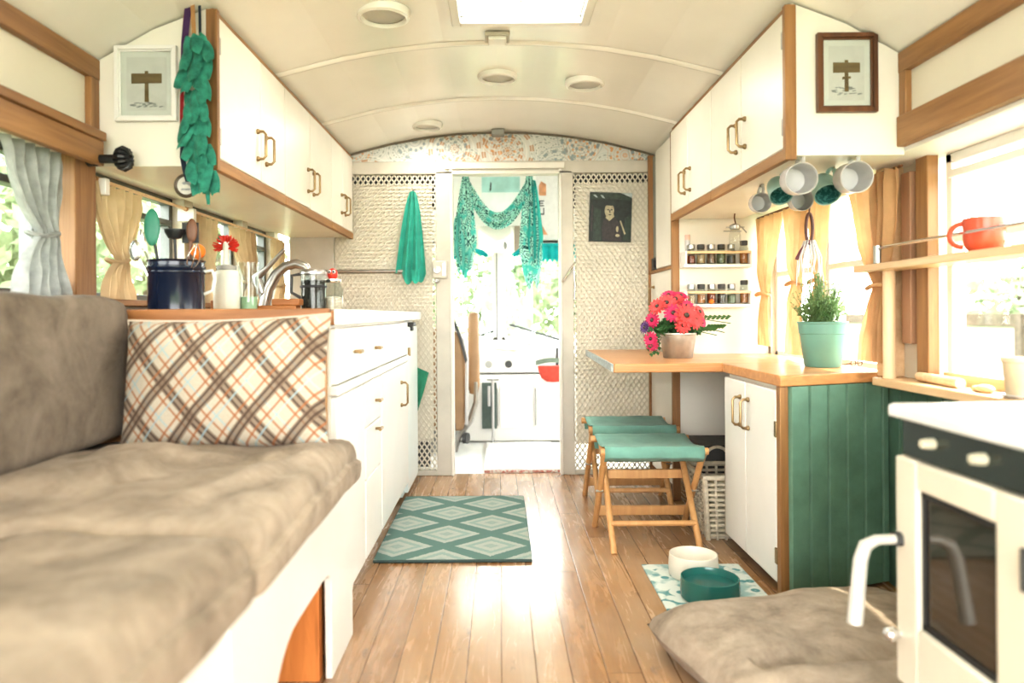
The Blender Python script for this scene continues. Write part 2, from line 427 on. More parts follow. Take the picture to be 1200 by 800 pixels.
def solo(name, mb, mats, label, cat, group=None, bevel=0, kind=None, smooth=True):
    xs = [v.x for v in mb.v]; ys = [v.y for v in mb.v]; zs = [v.z for v in mb.v]
    off = V(((min(xs)+max(xs))/2, (min(ys)+max(ys))/2, min(zs)))
    o = bpy.data.objects.new(name, mkmesh(name, mb, mats, smooth, off)); o.location = off; C.objects.link(o)
    tagit(o, label, cat, group, kind); return bev(o, bevel)

def struct(name, mb, mats, bevel=0, parent=None, smooth=True, label=None):
    o = bpy.data.objects.new(name, mkmesh(name, mb, mats, smooth)); C.objects.link(o)
    if parent: o.parent = parent
    else: o['kind'] = 'structure'
    if label: o['label'] = label
    return bev(o, bevel)

def dup(root, loc, label, group=None, rot=None):
    r = root.copy(); C.objects.link(r); r.location = loc; r['label'] = label
    if rot: r.rotation_euler = rot
    if group: r['group'] = group
    for ch in list(root.children):
        c = ch.copy(); C.objects.link(c); c.parent = r
        for g in list(ch.children):
            d = g.copy(); C.objects.link(d); d.parent = c
    return r

def arcpts(fn, n): return [fn(i/n) for i in range(n+1)]
def nz(p, f, seed=0): return mnoise.noise(V((p[0]*f+seed, p[1]*f-seed*.7, p[2]*f+seed*.3)))

# bow pull: ends at the door face, bulges along dirn (unit vector), vertical length L
def pull(c, dirn, L=.092, out=.03, r=.0048, along=(0, 0, 1)):
    c, d, a = V(c), V(dirn), V(along); mb = MB()
    pts = [c-a*L/2, c-a*L/2+d*out*.7, c-a*L*.40+d*out, c+a*L*.40+d*out, c+a*L/2+d*out*.7, c+a*L/2]
    mb.tube(pts, [r*1.1, r, r, r, r, r*1.1], 8)
    for sgn in (-1, 1): mb.ball(c+a*L/2*sgn+d*.003, .009, 10, 6)
    return mb

def ceil_z(x):
    P = [(0, 1.92), (.2, 1.914), (.4, 1.893), (.6, 1.858), (.83, 1.80), (1.0, 1.735), (1.17, 1.64), (1.32, 1.53)]
    x = abs(x)
    for (a, za), (b, zb) in zip(P, P[1:]):
        if x <= b: return za+(zb-za)*(x-a)/(b-a)
    return P[-1][1]
WORLD, SUN, REAR, DOME, EXPO = 13.0, 12.0, 8.5, 4.0, 0.10
# ================================================================== THE SHELL
YB = 4.07                                   # the bulkhead between living space and cab
struct('floor', MB().box(-1.34, 1.40, -1.2, YB+.03, -.05, 0), 'floor')
struct('floor_cab', MB().box(-1.15, 1.15, YB+.03, 6.2, -.05, -.004), pbr('white_cab_floor', (.80, .79, .76), .5, 0, .06, 5))

# ceiling: a vaulted sheet with a hatch opening, ribs as raised bands
xs = [-1.32, -1.17, -1.0, -.83, -.6, -.4, -.2, -.125, 0, .15, .285, .4, .6, .83, 1.0, 1.17, 1.32]; ysn = [-1.2, 1.80, 2.46, YB]
mb = MB()
for j in range(3):
    for i in range(len(xs)-1):
        if j == 1 and -.13 < xs[i] < .28: continue
        a, b = xs[i], xs[i+1]
        mb.add([(a, ysn[j], ceil_z(a)), (b, ysn[j], ceil_z(b)), (b, ysn[j+1], ceil_z(b)), (a, ysn[j+1], ceil_z(a))], [(0, 1, 2, 3)])
        mb.add([(a, ysn[j], ceil_z(a)+.03), (b, ysn[j], ceil_z(b)+.03), (b, ysn[j+1], ceil_z(b)+.03), (a, ysn[j+1], ceil_z(a)+.03)], [(0, 1, 2, 3)])
struct('ceiling', mb, 'ceil')
tn = 1
def trim(mb, mat, bevel=.003):
    global tn
    o = struct('trim_%d' % tn, mb, mat, bevel); tn += 1; return o
for y in (1.35, 2.72, 3.42):
    mb = MB(); w = .022; n = 28
    pts = [(-1.15+2.3*i/n) for i in range(n+1)]
    for a, b in zip(pts, pts[1:]):
        za, zb = ceil_z(a), ceil_z(b)
        mb.add([(a, y-w, za-.001), (b, y-w, zb-.001), (b, y-w*.4, zb-.009), (a, y-w*.4, za-.009), (b, y+w*.4, zb-.009), (a, y+w*.4, za-.009), (b, y+w, zb-.001), (a, y+w, za-.001)],
               [(0, 1, 2, 3), (3, 2, 4, 5), (5, 4, 6, 7)])
    trim(mb, 'ceil', 0)

# side walls: solid below the sills, insulated cream panel above the windows, piers between
mb = MB(); mb.box(-1.36, -1.27, -1.2, YB, 0, .95); mb.box(-1.34, -1.17, -1.2, YB, 1.36, 1.66)
for a, b in ((-1.2, .25), (2.85, 2.93), (3.50, 3.57), (3.99, YB)): mb.box(-1.34, -1.235, a, b, .95, 1.36)
struct('wall_left', mb, 'wall')
mb = MB(); mb.box(1.30, 1.42, -1.2, YB, 0, .69); mb.box(1.17, 1.40, -1.2, YB, 1.372, 1.66)
for a, b in ((-1.2, .55), (2.20, 2.36), (2.93, 2.99), (3.47, YB)): mb.box(1.30, 1.40, a, b, .69, 1.372)
struct('wall_right', mb, 'wall')
mb = MB(); y = 1.2
while y < 2.41:
    mb.prism([(1.30, y), (1.30, y+.075), (1.289, y+.071), (1.289, y+.004)], .0, .655, 'z'); y += .076
trim(mb, 'green_dark', 0)

# pine boards of the upper walls
trim(MB().box(-1.172, -1.150, -1.0, 2.10, 1.582, 1.642), 'woody')
trim(MB().box(-1.172, -1.152, 2.055, 2.10, 1.41, 1.584), 'woodz')
trim(MB().box(-1.20, -1.105, -1.0, 2.05, 1.395, 1.42).box(-1.135, -1.113, -1.0, 2.05, 1.325, 1.395), 'woody')
trim(MB().box(1.150, 1.172, -1.0, 2.085, 1.582, 1.642), 'woody')
trim(MB().box(1.152, 1.172, 2.05, 2.085, 1.455, 1.584), 'woodz')
trim(MB().box(1.145, 1.172, -1.0, 2.085, 1.372, 1.458), 'woody')
trim(MB().box(-1.30, -1.178, 2.02, 2.125, .95, 1.36), 'woodz')           # pine post between the left windows
trim(MB().box(1.235, 1.30, 2.325, 2.375, .69, 1.372), 'ledge_wood')        # posts beside the right-hand shelf
trim(MB().box(1.265, 1.30, 2.14, 2.20, .69, 1.372), 'woodz')
trim(MB().box(1.262, 1.30, 2.225, 2.275, .80, 1.33), wood('reddish_plank', (.30, .15, .085), (.42, .25, .15), 'z'))
trim(MB().box(-1.29, -1.19, -.6, 4.0, .935, .955), 'woody')                # sills
trim(MB().box(1.17, 1.33, .5, 2.36, 1.36, 1.372), 'white2', 0)

# windows: frame with sliding top rail, glass pane
def side_window(n, x, y0, y1, z0, z1, rail, fm):
    e = bpy.data.objects.new('window_%d' % n, None); C.objects.link(e); e['kind'] = 'structure'; e.empty_display_size = .05
    f = .028; mb = MB()
    mb.box(x-.02, x+.02, y0, y1, z0, z0+f).box(x-.02, x+.02, y0, y1, z1-f, z1).box(x-.02, x+.02, y0, y0+f, z0, z1).box(x-.02, x+.02, y1-f, y1, z0, z1)
    struct('window_frame', mb, fm, .003, e)
    struct('sash_rail', MB().box(x-.024, x+.024, y0+f*.6, y1-f*.6, rail-.011, rail+.011), fm, .002, e)
    struct('pane', MB().box(x-.002, x+.002, y0+.01, y1-.01, z0+.01, z1-.01), 'glass', 0, e)
    return e
alu = pbr('dark_aluminium', (.16, .165, .155), .4, .5, .1, 20)
side_window(1, -1.30, .25, 2.02, .95, 1.36, 1.262, alu)
side_window(2, -1.30, 2.125, 2.85, .95, 1.36, 1.262, alu)
side_window(3, -1.30, 2.93, 3.50, .95, 1.36, 1.262, alu)
side_window(4, -1.30, 3.57, 3.99, .95, 1.36, 1.262, alu)
side_window(5, 1.34, .55, 2.14, .69, 1.36, 1.30, 'white2')
struct('sash_rail', MB().box(1.318, 1.362, .57, 2.13, 1.10, 1.12), 'white2', .002, bpy.data.objects['window_5'])
side_window(6, 1.34, 2.36, 2.93, .69, 1.372, 1.08, 'white2')
side_window(7, 1.34, 2.99, 3.47, .69, 1.372, 1.08, 'white2')

# bulkhead: grey door frame, wallpapered arch, posts
mb = MB()
mb.box(-.352, -.262, YB-.02, YB+.04, 0, 1.70).box(.345, .418, YB-.02, YB+.04, 0, 1.70)
mb.box(-1.17, 1.17, YB-.02, YB+.04, 1.685, 1.755)
for sx in (-1, 1): mb.box(sx*1.17, sx*.92, YB-.02, YB+.04, 0, 1.70)
mb.box(-1.0, -.35, YB-.02, YB+.03, 0, .03).box(.418, 1.0, YB-.02, YB+.03, 0, .03)
struct('wall_front', mb, 'grey_frame', .004)
trim(MB().box(-.272, -.255, YB-.028, YB+.05, .0, 1.71).box(.338, .352, YB-.028, YB+.05, 0, 1.71).box(-.272, .352, YB-.028, YB+.05, 1.682, 1.70).box(-.30, .37, YB-.034, YB-.02, 1.71, 1.745), pbr('pale_jamb', (.72, .69, .63), .45, 0, .06, 9))
n = 30; poly = [(-.94, 1.755), (.94, 1.755)]+[(.94-1.88*i/n, ceil_z(.94-1.88*i/n)-.001) for i in range(n+1)]
trim(MB().prism(poly, YB-.012, YB+.02, 'y'), 'paper', 0)
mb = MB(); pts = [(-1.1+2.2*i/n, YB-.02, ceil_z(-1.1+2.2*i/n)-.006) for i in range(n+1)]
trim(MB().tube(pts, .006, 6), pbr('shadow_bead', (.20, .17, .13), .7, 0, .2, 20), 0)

# expanded metal screens either side of the doorway
def screen(x0, x1, label):
    t = Thing('expanded_metal_screen', label, 'screen', ((x0+x1)/2, YB, .03))
    mb = MB(); cw, ch = .0290, .0415; z0, z1 = .03, 1.685; th = .0046
    nx = int((x1-x0)/cw); nzc = int((z1-z0)/ch); cw = (x1-x0)/nx; ch = (z1-z0)/nzc
    for i in range(nx):
        for sgn in (0, 1):
            # zig-zag ribbons climbing the screen
            vs = []; fs = []
            for j in range(nzc*2+1):
                zz = z0+j*ch/2; off = (j % 2) if sgn == 0 else (1-j % 2)
                xx = x0+(i+(.5 if off else 0))*cw if sgn == 0 else x0+(i+(.5 if not off else 1))*cw
                vs += [(xx-th, YB-.006, zz), (xx+th, YB-.006, zz), (xx+th, YB-.001, zz), (xx-th, YB-.001, zz)]
            for j in range(nzc*2):
                a = j*4
                for k in range(4): fs.append((a+k, a+(k+1) % 4, a+4+(k+1) % 4, a+4+k))
            mb.add(vs, fs)
    t.part('metal_lattice', mb, 'mesh', smooth=False)
    return t
sl = screen(-.99, -.352, 'cream expanded metal screen to the left of the doorway')
sr = screen(.418, 1.0, 'cream expanded metal screen to the right of the doorway')
sl.part('cloth_backing', MB().box(-.99, -.372, YB+.003, YB+.006, .19, 1.632), 'backing')
sr.part('cloth_backing', MB().box(.432, 1.0, YB+.003, YB+.006, .17, 1.632), 'backing')
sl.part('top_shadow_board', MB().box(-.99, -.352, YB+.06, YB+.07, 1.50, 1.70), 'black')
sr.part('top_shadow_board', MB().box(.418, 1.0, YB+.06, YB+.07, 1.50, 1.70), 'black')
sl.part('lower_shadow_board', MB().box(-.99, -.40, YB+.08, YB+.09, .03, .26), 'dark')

# ================================================================== CEILING FITTINGS
def dome(x, y, r, label, lit=False):
    z = ceil_z(x); t = Thing('ceiling_light', label, 'ceiling light', (x, y, z), 'round ceiling lights', False)
    t.part('trim_ring', MB().lathe([(r*.78, -.010), (r*.84, -.022), (r*.95, -.018), (r, -.004), (r, .004)], n=32, cap0=False), 'white2')
    t.part('lens', MB().lathe([(0, -.016), (r*.4, -.015), (r*.78, -.008)], n=32), 'diffuser')
    return t
dome(-.375, 2.39, .090, 'large round white ceiling light at the left, nearest the viewer')
dome(0, 3.10, .086, 'round ceiling light with a dark rim shadow in the middle of the ceiling')
dome(.376, 3.12, .086, 'flush round ceiling light to the right of the middle one')
dome(-.37, 3.80, .080, 'round ceiling light nearest the wallpapered arch')
t = Thing('skylight_hatch', 'bright square skylight hatch in the ceiling', 'skylight', (.08, 2.13, 1.9))
mb = MB()
for a in ((-.155, -.125, 1.77, 2.49), (.285, .315, 1.77, 2.49), (-.125, .285, 1.77, 1.80), (-.125, .285, 2.46, 2.49)): mb.box(a[0], a[1], a[2], a[3], 1.885, 1.93)
t.part('hatch_frame', mb, 'white2', .004)
t.part('liner', MB().box(-.13, -.12, 1.80, 2.46, 1.91, 2.0).box(.28, .29, 1.80, 2.46, 1.91, 2.0).box(-.125, .285, 1.795, 1.805, 1.91, 2.0).box(-.125, .285, 2.455, 2.465, 1.91, 2.0), 'white2')
t.part('lens', MB().grid(lambda u, v: (-.125+.41*u, 1.80+.66*v, 1.985+.03*math.sin(PI*u)*math.sin(PI*v)), 8, 8), 'diffuser')
t.part('centre_bar', MB().box(.075, .085, 1.80, 2.46, 1.955, 1.965), 'white2')
mb = MB(); mb.box(-.045, .045, 2.60, 2.68, 1.900, 1.915)
t = Thing('ceiling_bracket', 'small square grey plate behind the skylight hatch', 'bracket', (0, 2.64, 1.9))
t.part('plate', mb, 'grey_frame', .003); t.part('cover', MB().box(-.033, .033, 2.607, 2.673, 1.888, 1.902), 'white2', .004)
solo('ceiling_bracket', MB().box(-.035, .035, 3.98, 4.04, 1.885, 1.918), 'grey', 'small grey block on the ceiling above the wallpapered arch', 'bracket', None, .004)

# ================================================================== UPPER CABINETS
def door_leaf(t, side, xf, y0, y1, z0, z1, hy, hz, hinge_y=None, sub=True):
    d = t.part('door', MB().box(xf, xf-side*.018, y0+.003, y1-.003, z0, z1), 'white', .004)
    if hy is not None:
        t.part('handle', pull((xf-side*.018, hy, hz), (-side, 0, 0)), 'brass', parent=d)
    if hinge_y is not None:
        for zz in (z0+(z1-z0)*.16, z0+(z1-z0)*.80):
            t.part('hinge', MB().box(xf-side*.02, xf-side*.012, hinge_y-.010, hinge_y+.010, zz-.025, zz+.025), 'steel', .002, d)
    return d
def upper(side, xf, y0, ys, y1, z0, label, end=False, wend=None, hz=1.475):
    ax = abs(xf); sgn = side
    t = Thing('overhead_cabinet', label, 'cabinet', (side*1.0, (y0+y1)/2, z0), 'overhead cabinets')
    def prof(xa, xb, za):
        k = 8; xr = [xa+(xb-xa)*i/k for i in range(k+1)]
        return [(side*xa, za), (side*xb, za)]+[(side*x, ceil_z(x)-.006) for x in reversed(xr)]
    t.part('carcass', MB().prism(prof(ax+.001, 1.168, z0), y0, y1, 'y'), 'white')
    zt = ceil_z(ax)-.022
    t.part('bottom_rail', MB().box(xf, xf-side*.02, y0, y1, z0-.012, z0+.022), 'woody', .003)
    t.part('top_rail', MB().box(xf, xf-side*.010, y0, y1, zt-.004, zt+.014), 'woody', .002)
    a = .05
    door_leaf(t, side, xf, y0+(.012 if end else 0), ys, z0+.024, zt-.006, ys-.045, hz, (y0+.018) if end else None)
    door_leaf(t, side, xf, ys, y1, z0+.024, zt-.006, ys+.045, hz)
    t.part('stile', MB().box(xf, xf-side*.014, y1-.006, y1+.006, z0+.02, zt), 'woodz', .001)
    if end: t.part('end_stile', MB().box(xf+side*.012, xf-side*.021, y0-.006, y0+.014, z0-.012, zt+.010), 'woodz', .002)
    return t
upper(-1, -.83, 2.10, 2.49, 2.766, 1.335, 'cream overhead cabinet on the left, nearest the viewer, beside the teal garland', True)
upper(-1, -.83, 2.766, 3.135, 3.53, 1.335, 'cream overhead cabinet in the middle of the left row')
upper(-1, -.83, 3.53, 3.79, 4.045, 1.335, 'cream overhead cabinet at the far end of the left row, by the metal screen')
upper(1, .845, 2.085, 2.468, 2.817, 1.350, 'cream overhead cabinet on the right, nearest the viewer, above the hanging mugs', True, hz=1.50)
upper(1, .845, 2.817, 3.164, 3.480, 1.350, 'cream overhead cabinet on the right, beside the tall cupboard')

# tall cupboard at the far right
t = Thing('tall_cupboard', 'tall narrow cream cupboard against the right metal screen', 'cupboard', (1.0, 3.77, 0))
t.part('carcass', MB().box(.865, 1.295, 3.49, 4.045, .30, 1.62).box(.865, 1.16, 3.49, 4.045, 1.62, 1.64).box(.865, 1.0, 3.49, 4.045, 1.63, 1.72), 'white')
t.part('near_stile', MB().box(.832, .868, 3.484, 3.512, .0, 1.775), 'woodz', .003)
t.part('far_stile', MB().box(.832, .868, 4.025, 4.045, .02, 1.775), 'woodz', .003)
d = t.part('door', MB().box(.842, .862, 3.515, 3.885, 1.135, 1.765), 'white', .004, label='upper white door')
t.part('hinge', MB().box(.836, .844, 3.510, 3.530, 1.235, 1.285).box(.836, .844, 3.510, 3.530, 1.62, 1.67), 'steel', .002, d)
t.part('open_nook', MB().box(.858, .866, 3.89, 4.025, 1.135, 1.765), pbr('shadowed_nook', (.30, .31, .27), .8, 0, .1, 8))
d = t.part('door', MB().box(.842, .862, 3.515, 4.02, .715, 1.115), 'white', .004, label='middle white door')
t.part('handle', pull((.842, 3.93, .985), (-1, 0, 0), .11), 'brass', parent=d)
d = t.part('door', MB().box(.842, .862, 3.515, 4.02, .06, .665), 'white', .004, label='lower white door')
t.part('shelf_edge', MB().box(.838, .866, 3.51, 4.025, 1.115, 1.132), 'woody', .002)
solo('small_radio', MB().box(.842, .857, 3.915, 4.0, 1.134, 1.20).box(.838, .843, 3.925, 3.955, 1.145, 1.19), 'black', 'small black box in the open nook of the tall cupboard', 'box', None, .003)
# ================================================================== LEFT BASE CABINETS
XF = -.455
def base_unit(y0, y1, label, fronts):
    t = Thing('base_cabinet', label, 'cabinet', (-.85, (y0+y1)/2, 0), 'left base cabinets')
    t.part('carcass', MB().box(-1.25, XF-.002, y0, y1, .09, .872), 'white')
    t.part('toe_kick', MB().box(-1.2, -.505, y0, y1, 0, .092), 'white')
    for kind, a, b, z0, z1, hy, hz in fronts:
        if kind == 'drawer':
            d = t.part('drawer', MB().box(XF-.004, XF+.016, a+.004, b-.004, z0, z1), 'white2', .004)
            if hy: t.part('knob', MB().tube([(XF+.015, hy, hz), (XF+.034, hy, hz)], [.005, .006], 8).tube([(XF+.036, hy-.022, hz), (XF+.036, hy+.022, hz)], .006, 8), 'brass', parent=d)
        else:
            d = t.part('door', MB().box(XF-.004, XF+.016, a+.004, b-.004, z0, z1), 'white2', .004)
            if hy: t.part('handle', pull((XF+.016, hy, hz), (1, 0, 0), .10), 'brass', parent=d)
    t.part('face_rail', MB().box(XF-.004, XF+.022, y0, y1, .682, .708), 'white2', .004)
    return t
base_unit(1.95, 2.365, 'white base cabinet behind the sofa end, a drawer over a door', [('drawer', 1.955, 2.36, .712, .865, 2.20, .79), ('door', 1.955, 2.36, .10, .678, None, 0)])
base_unit(2.365, 2.69, 'white drawer unit with stacked small knobs next to the rug corner', [('drawer', 2.37, 2.685, .712, .865, 2.56, .785), ('drawer', 2.37, 2.685, .53, .678, 2.56, .60), ('drawer', 2.37, 2.685, .36, .526, 2.56, .50), ('drawer', 2.37, 2.685, .10, .356, None, 0)])
base_unit(2.69, 3.48, 'white sink cabinet with one wide door beside the green rug', [('drawer', 2.70, 3.475, .712, .865, None, 0), ('door', 2.70, 3.475, .10, .678, 3.22, .55)])
t = Thing('small_fridge', 'narrow white fridge front at the far end of the left counter', 'fridge', (-.85, 3.71, 0))
t.part('body', MB().box(-1.2, -.47, 3.49, 3.94, .02, .872), pbr('cool_white', (.72, .77, .76), .35, 0, .03, 8), .004)
d = t.part('door', MB().box(-.468, -.445, 3.50, 3.935, .04, .84), pbr('cool_white_door', (.74, .80, .79), .3, 0, .03, 8), .005)
t.part('hinge', MB().box(-.466, -.425, 3.60, 3.70, .842, .862).box(-.45, -.432, 3.62, 3.66, .82, .845), 'dark', .003)
t.part('latch', MB().box(-.446, -.432, 3.51, 3.53, .70, .74), 'brass', .002, d)

t = Thing('worktop', 'long wooden worktop over the left base cabinets', 'worktop', (-.85, 2.95, .874))
t.part('slab', MB().box(-1.262, -.437, 1.94, 3.97, .874, .913), 'butcher', .004)
t.part('end_board', MB().box(-1.14, -.450, 1.915, 1.942, .872, .919), 'butcherd', .003, label='dark varnished end board')
t.part('front_edging', MB().box(-.437, -.428, 1.918, 3.97, .874, .916), 'white2', .002, label='wooden front edging whitened to look overexposed')  # white colour stands in for glare on the wooden edge
t.part('end_panel', MB().box(-1.14, -.462, 1.925, 1.945, .0, .872), 'woodx')

mb = MB(); mb.add([(-.452, 3.95, .615), (-.385, 3.95, .585), (-.392, 3.953, .56), (-.447, 3.955, .375), (-.456, 3.955, .38)], [(0, 1, 2, 3, 4)])
mb.grid(lambda u, v: (-.452+.066*u*(1-v)**.8, 3.944+.006*math.sin(u*6), .612-.03*u*(1-v)-.235*v), 8, 8)
o = solo('green_tea_towel', mb, pbr('emerald_cloth', (.03, .22, .13), .85, 0, .1, 20), 'folded green cloth hanging in a point off the fridge corner', 'towel')

# ================================================================== SOFA
def wr(amp, f, seed):
    def fn(p):
        k = nz((p.x*1.0, p.y*1.3, p.z*2), f, seed)*amp+nz(p, f*2.3, seed+5)*amp*.4
        return V((p.x+k*.5, p.y+k*.2, p.z+k))
    return fn
mb = MB()
arch = [(1.30, 0), (1.305, .10)]+[(1.305+.19-.19*math.cos(a), .085+.185*math.sin(a)) for a in [i*PI/16 for i in range(1, 9)]]+[(1.70, .272), (1.755, .27), (1.782, .255), (1.79, .22), (1.795, 0)]
mb.prism([(.1, 0)]+arch+[(2.045, 0), (2.045, .125), (2.06, .14), (2.06, .449), (.1, .449)], -.4365, -.4185, 'x')
t = Thing('sofa_bench', 'white panelled sofa bench with an arched opening', 'bench', (-.8, 1.1, 0))
t.part('front_panel', mb, 'white2', .003)
t.part('seat_board', MB().box(-1.25, -.437, .1, 1.905, .43, .449), 'white')
t.part('recess_back', MB().box(-.80, -.78, .9, 1.90, 0, .43), 'orange_wood', label='orange wood inside the arch')
t.part('recess_side', MB().box(-.78, -.449, 1.80, 1.82, 0, .43).box(-.78, -.449, 1.24, 1.26, 0, .43), 'orange_wood')
t.part('corner_post', MB().box(-.437, -.4115, 1.10, 1.135, .0, .449), 'white2', .003)
t.part('slanted_wood', MB().prism([(-.449, 0), (-.449, .28), (-.78, .02), (-.78, 0)], 1.785, 1.80, 'y'), 'orange_wood')
def seat(y0, y1, seed, label):
    base = wr(.022, 4.2, seed)
    def fn(p):
        q = base(p); 
        # the throw droops and swells over the front edge
        u = (p.y-y0)/(y1-y0); q.z += .018*math.sin(PI*max(0, min(1, u)))*(1 if p.z > .5 else 0)
        if p.x > -.45 and p.z < .53: q.x += .012
        if p.z > .52:
            for (ax, ay), (bx, by), hgt in (((-.93, 1.25), (-.70, 1.50), .016), ((-.88, 1.62), (-.62, 1.60), .013), ((-.55, 1.25), (-.42, 1.62), .010)):
                A, B = V((ax, ay)), V((bx, by)); d = B-A; s_ = max(0, min(1, (V((p.x, p.y))-A).dot(d)/d.length_squared)); ds = (V((p.x, p.y))-A-d*s_).length
                q.z += hgt*math.exp(-(ds/.030)**2)-hgt*.8*math.exp(-((ds-.055)/.03)**2)
        return q
    mb = MB().rbox((-1.22, y0, .470), (-.364, y1, .580), .042, 26, fn)
    return solo('seat_cushion', mb, 'suede', label, 'cushion', 'sofa seat cushions')
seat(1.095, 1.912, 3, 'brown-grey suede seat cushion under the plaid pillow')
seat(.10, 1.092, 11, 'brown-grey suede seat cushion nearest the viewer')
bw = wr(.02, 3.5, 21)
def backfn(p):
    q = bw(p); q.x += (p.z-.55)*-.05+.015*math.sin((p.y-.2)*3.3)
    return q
solo('back_cushion', MB().rbox((-1.17, .10, .592), (-.935, 1.90, .952), .032, 26, backfn), 'suede_shaded', 'tall suede-covered backrest cushion along the left windows', 'cushion')

# plaid pillow leaning on the counter end
def pillow(w, h, th, nu=26, nv=22, pinch=.10, seed=0, amp=.006):
    mb = MB()
    for sgn in (1, -1):
        def fn(u, v):
            a, b = 2*u-1, 2*v-1
            x = a*w/2*(1-pinch*(1-a*a)*0-pinch*.9*(1-abs(b)**2)*abs(a)**3*.6); z = b*h/2*(1-pinch*.9*(1-abs(a)**2)*abs(b)**3*.6)
            q = max(0, (1-abs(a)**2.6)*(1-abs(b)**2.6)); d = th/2*q**.42
            d += amp*nz((x, z, sgn), 16, seed)*min(1, q*4)
            return (x, sgn*d, z)
        mb.grid(fn, nu, nv)
    return mb
t = Thing('plaid_pillow', 'brown and cream diamond plaid pillow at the end of the sofa', 'pillow', (-.680, 1.80, .732), None, False, (math.radians(-10), math.radians(-1.5), math.radians(-3)))
mb = pillow(.53, .335, .15, seed=4)
t.part('cover', mb, 'plaid', smooth=True)
e = MB(); pts = []
for i in range(60):
    s_ = i/60*4; k = int(s_); f = s_-k; a, b = ((-1+2*f, -1), (1, -1+2*f), (1-2*f, 1), (-1, 1-2*f))[k]
    pts.append((a*.26*(1-.054*(1-b*b)*abs(a)**3), 0, b*.1675*(1-.054*(1-a*a)*abs(b)**3)))
t.part('piping', MB().tube(pts, .0035, 6, closed=True), cloth('pillow_piping', (.55, .47, .38), .9, 0, .1))

# ================================================================== THINGS ON THE LEFT WORKTOP
ZC = .9135
t = Thing('enamel_canister', 'dark navy enamel canister full of utensils', 'canister', (-.925, 2.08, ZC), None, False)
prof = [(.070, 0), (.076, .006), (.076, .118), (.079, .122), (.079, .128), (.076, .130), (.076, .140), (.080, .145), (.077, .147), (.072, .143), (.070, .02), (0, .018)]
t.part('pot', MB().lathe(prof, n=40), 'enamel')
t.part('band', MB().lathe([(.0775, .108), (.079, .110), (.079, .114), (.0775, .116)], n=40, cap0=False, cap1=False), 'enamel')
t.part('handle', MB().tube([(.074, .01, .115), (.098, .014, .118), (.104, .015, .095), (.098, .014, .06), (.075, .01, .05)], .005, 8), pbr('pale_enamel_rim', (.62, .64, .62), .2, 0, .05, 20))
CX, CY = -.925, 2.08
def utensil(name, label, base, tip, rad, mat, head=None, hmat=None):
    b, tpt = V(base), V(tip); t = Thing(name, label, 'utensil', base, 'utensils in the canister')
    t.part('shaft', MB().tube([b, b.lerp(tpt, .5)+V((.002, 0, 0)), tpt], rad, 8), mat)
    if head: t.part('head', head(tpt, (tpt-b).normalized()), hmat)
    return t
def paddle(w, h, th, slots=False):
    def f(p, d):
        mb = MB(); c = p+d*h*.45
        mb.ball(c, (w/2, th, h/2), 16, 10); return mb
    return f
utensil('spatula', 'green spatula standing in the navy canister', (-.955, 2.07, ZC+.03), (-.972, 2.05, 1.105), .004, 'black', paddle(.046, .105, .006), pbr('green_silicone', (.03, .20, .13), .4, 0, .1, 20))
utensil('ladle', 'dark ladle in the canister behind the spatula', (-.93, 2.09, ZC+.03), (-.938, 2.10, 1.14), .004, 'black', lambda p, d: MB().lathe([(0, -.018), (.018, -.014), (.028, .004), (.029, .012), (.026, .010), (0, -.010)], p, 18, None, 1, .8), 'black')
utensil('wooden_spoon', 'dark wooden spoon in the canister', (-.90, 2.08, ZC+.03), (-.885, 2.085, 1.115), .006, wood('dark_spoon', (.10, .04, .02), (.22, .10, .05), 'z'), paddle(.032, .07, .006), wood('dark_spoon_head', (.10, .04, .02), (.22, .10, .05), 'z'))
def whisk_head(p, d):
    mb = MB()
    for a in (0, 1.05, 2.1, 3.14, 4.2, 5.2):
        mb.tube([p+d*.080*(i/12)+V((math.cos(a), math.sin(a), 0))*.019*math.sin(PI*(i/12)**.8) for i in range(13)], .0012, 5)
    return mb
utensil('whisk', 'steel whisk leaning right in the canister', (-.90, 2.06, ZC+.03), (-.868, 2.04, 1.03), .005, 'steel', whisk_head, 'chrome')
utensil('serving_spoon', 'steel spoon leaning left in the canister', (-.96, 2.05, ZC+.03), (-1.005, 2.03, 1.06), .0035, 'chrome', paddle(.036, .06, .005), 'chrome')
utensil('knife_steel', 'thin silver utensil at the far left of the canister', (-.965, 2.09, ZC+.03), (-1.025, 2.10, 1.09), .0035, 'steel', paddle(.02, .07, .003), 'chrome')
utensil('slotted_turner', 'dark grey turner at the back of the canister', (-.91, 2.11, ZC+.03), (-.905, 2.13, 1.12), .004, 'dark', lambda p, d: MB().box(p.x-.024, p.x+.024, p.y-.002, p.y+.002, p.z-.005, p.z+.055), 'dark')
t = Thing('knit_scrubber', 'round orange knitted scrubber perched on the canister rim', 'scrubber', (-.862, 2.08, ZC+.147))
t.part('pad', MB().ball((-.862, 2.08, ZC+.172), (.021, .013, .021), 18, 12), 'orange')
t.part('stem', MB().tube([(-.862, 2.08, ZC+.155), (-.872, 2.08, ZC+.06)], .003, 6), 'orange')

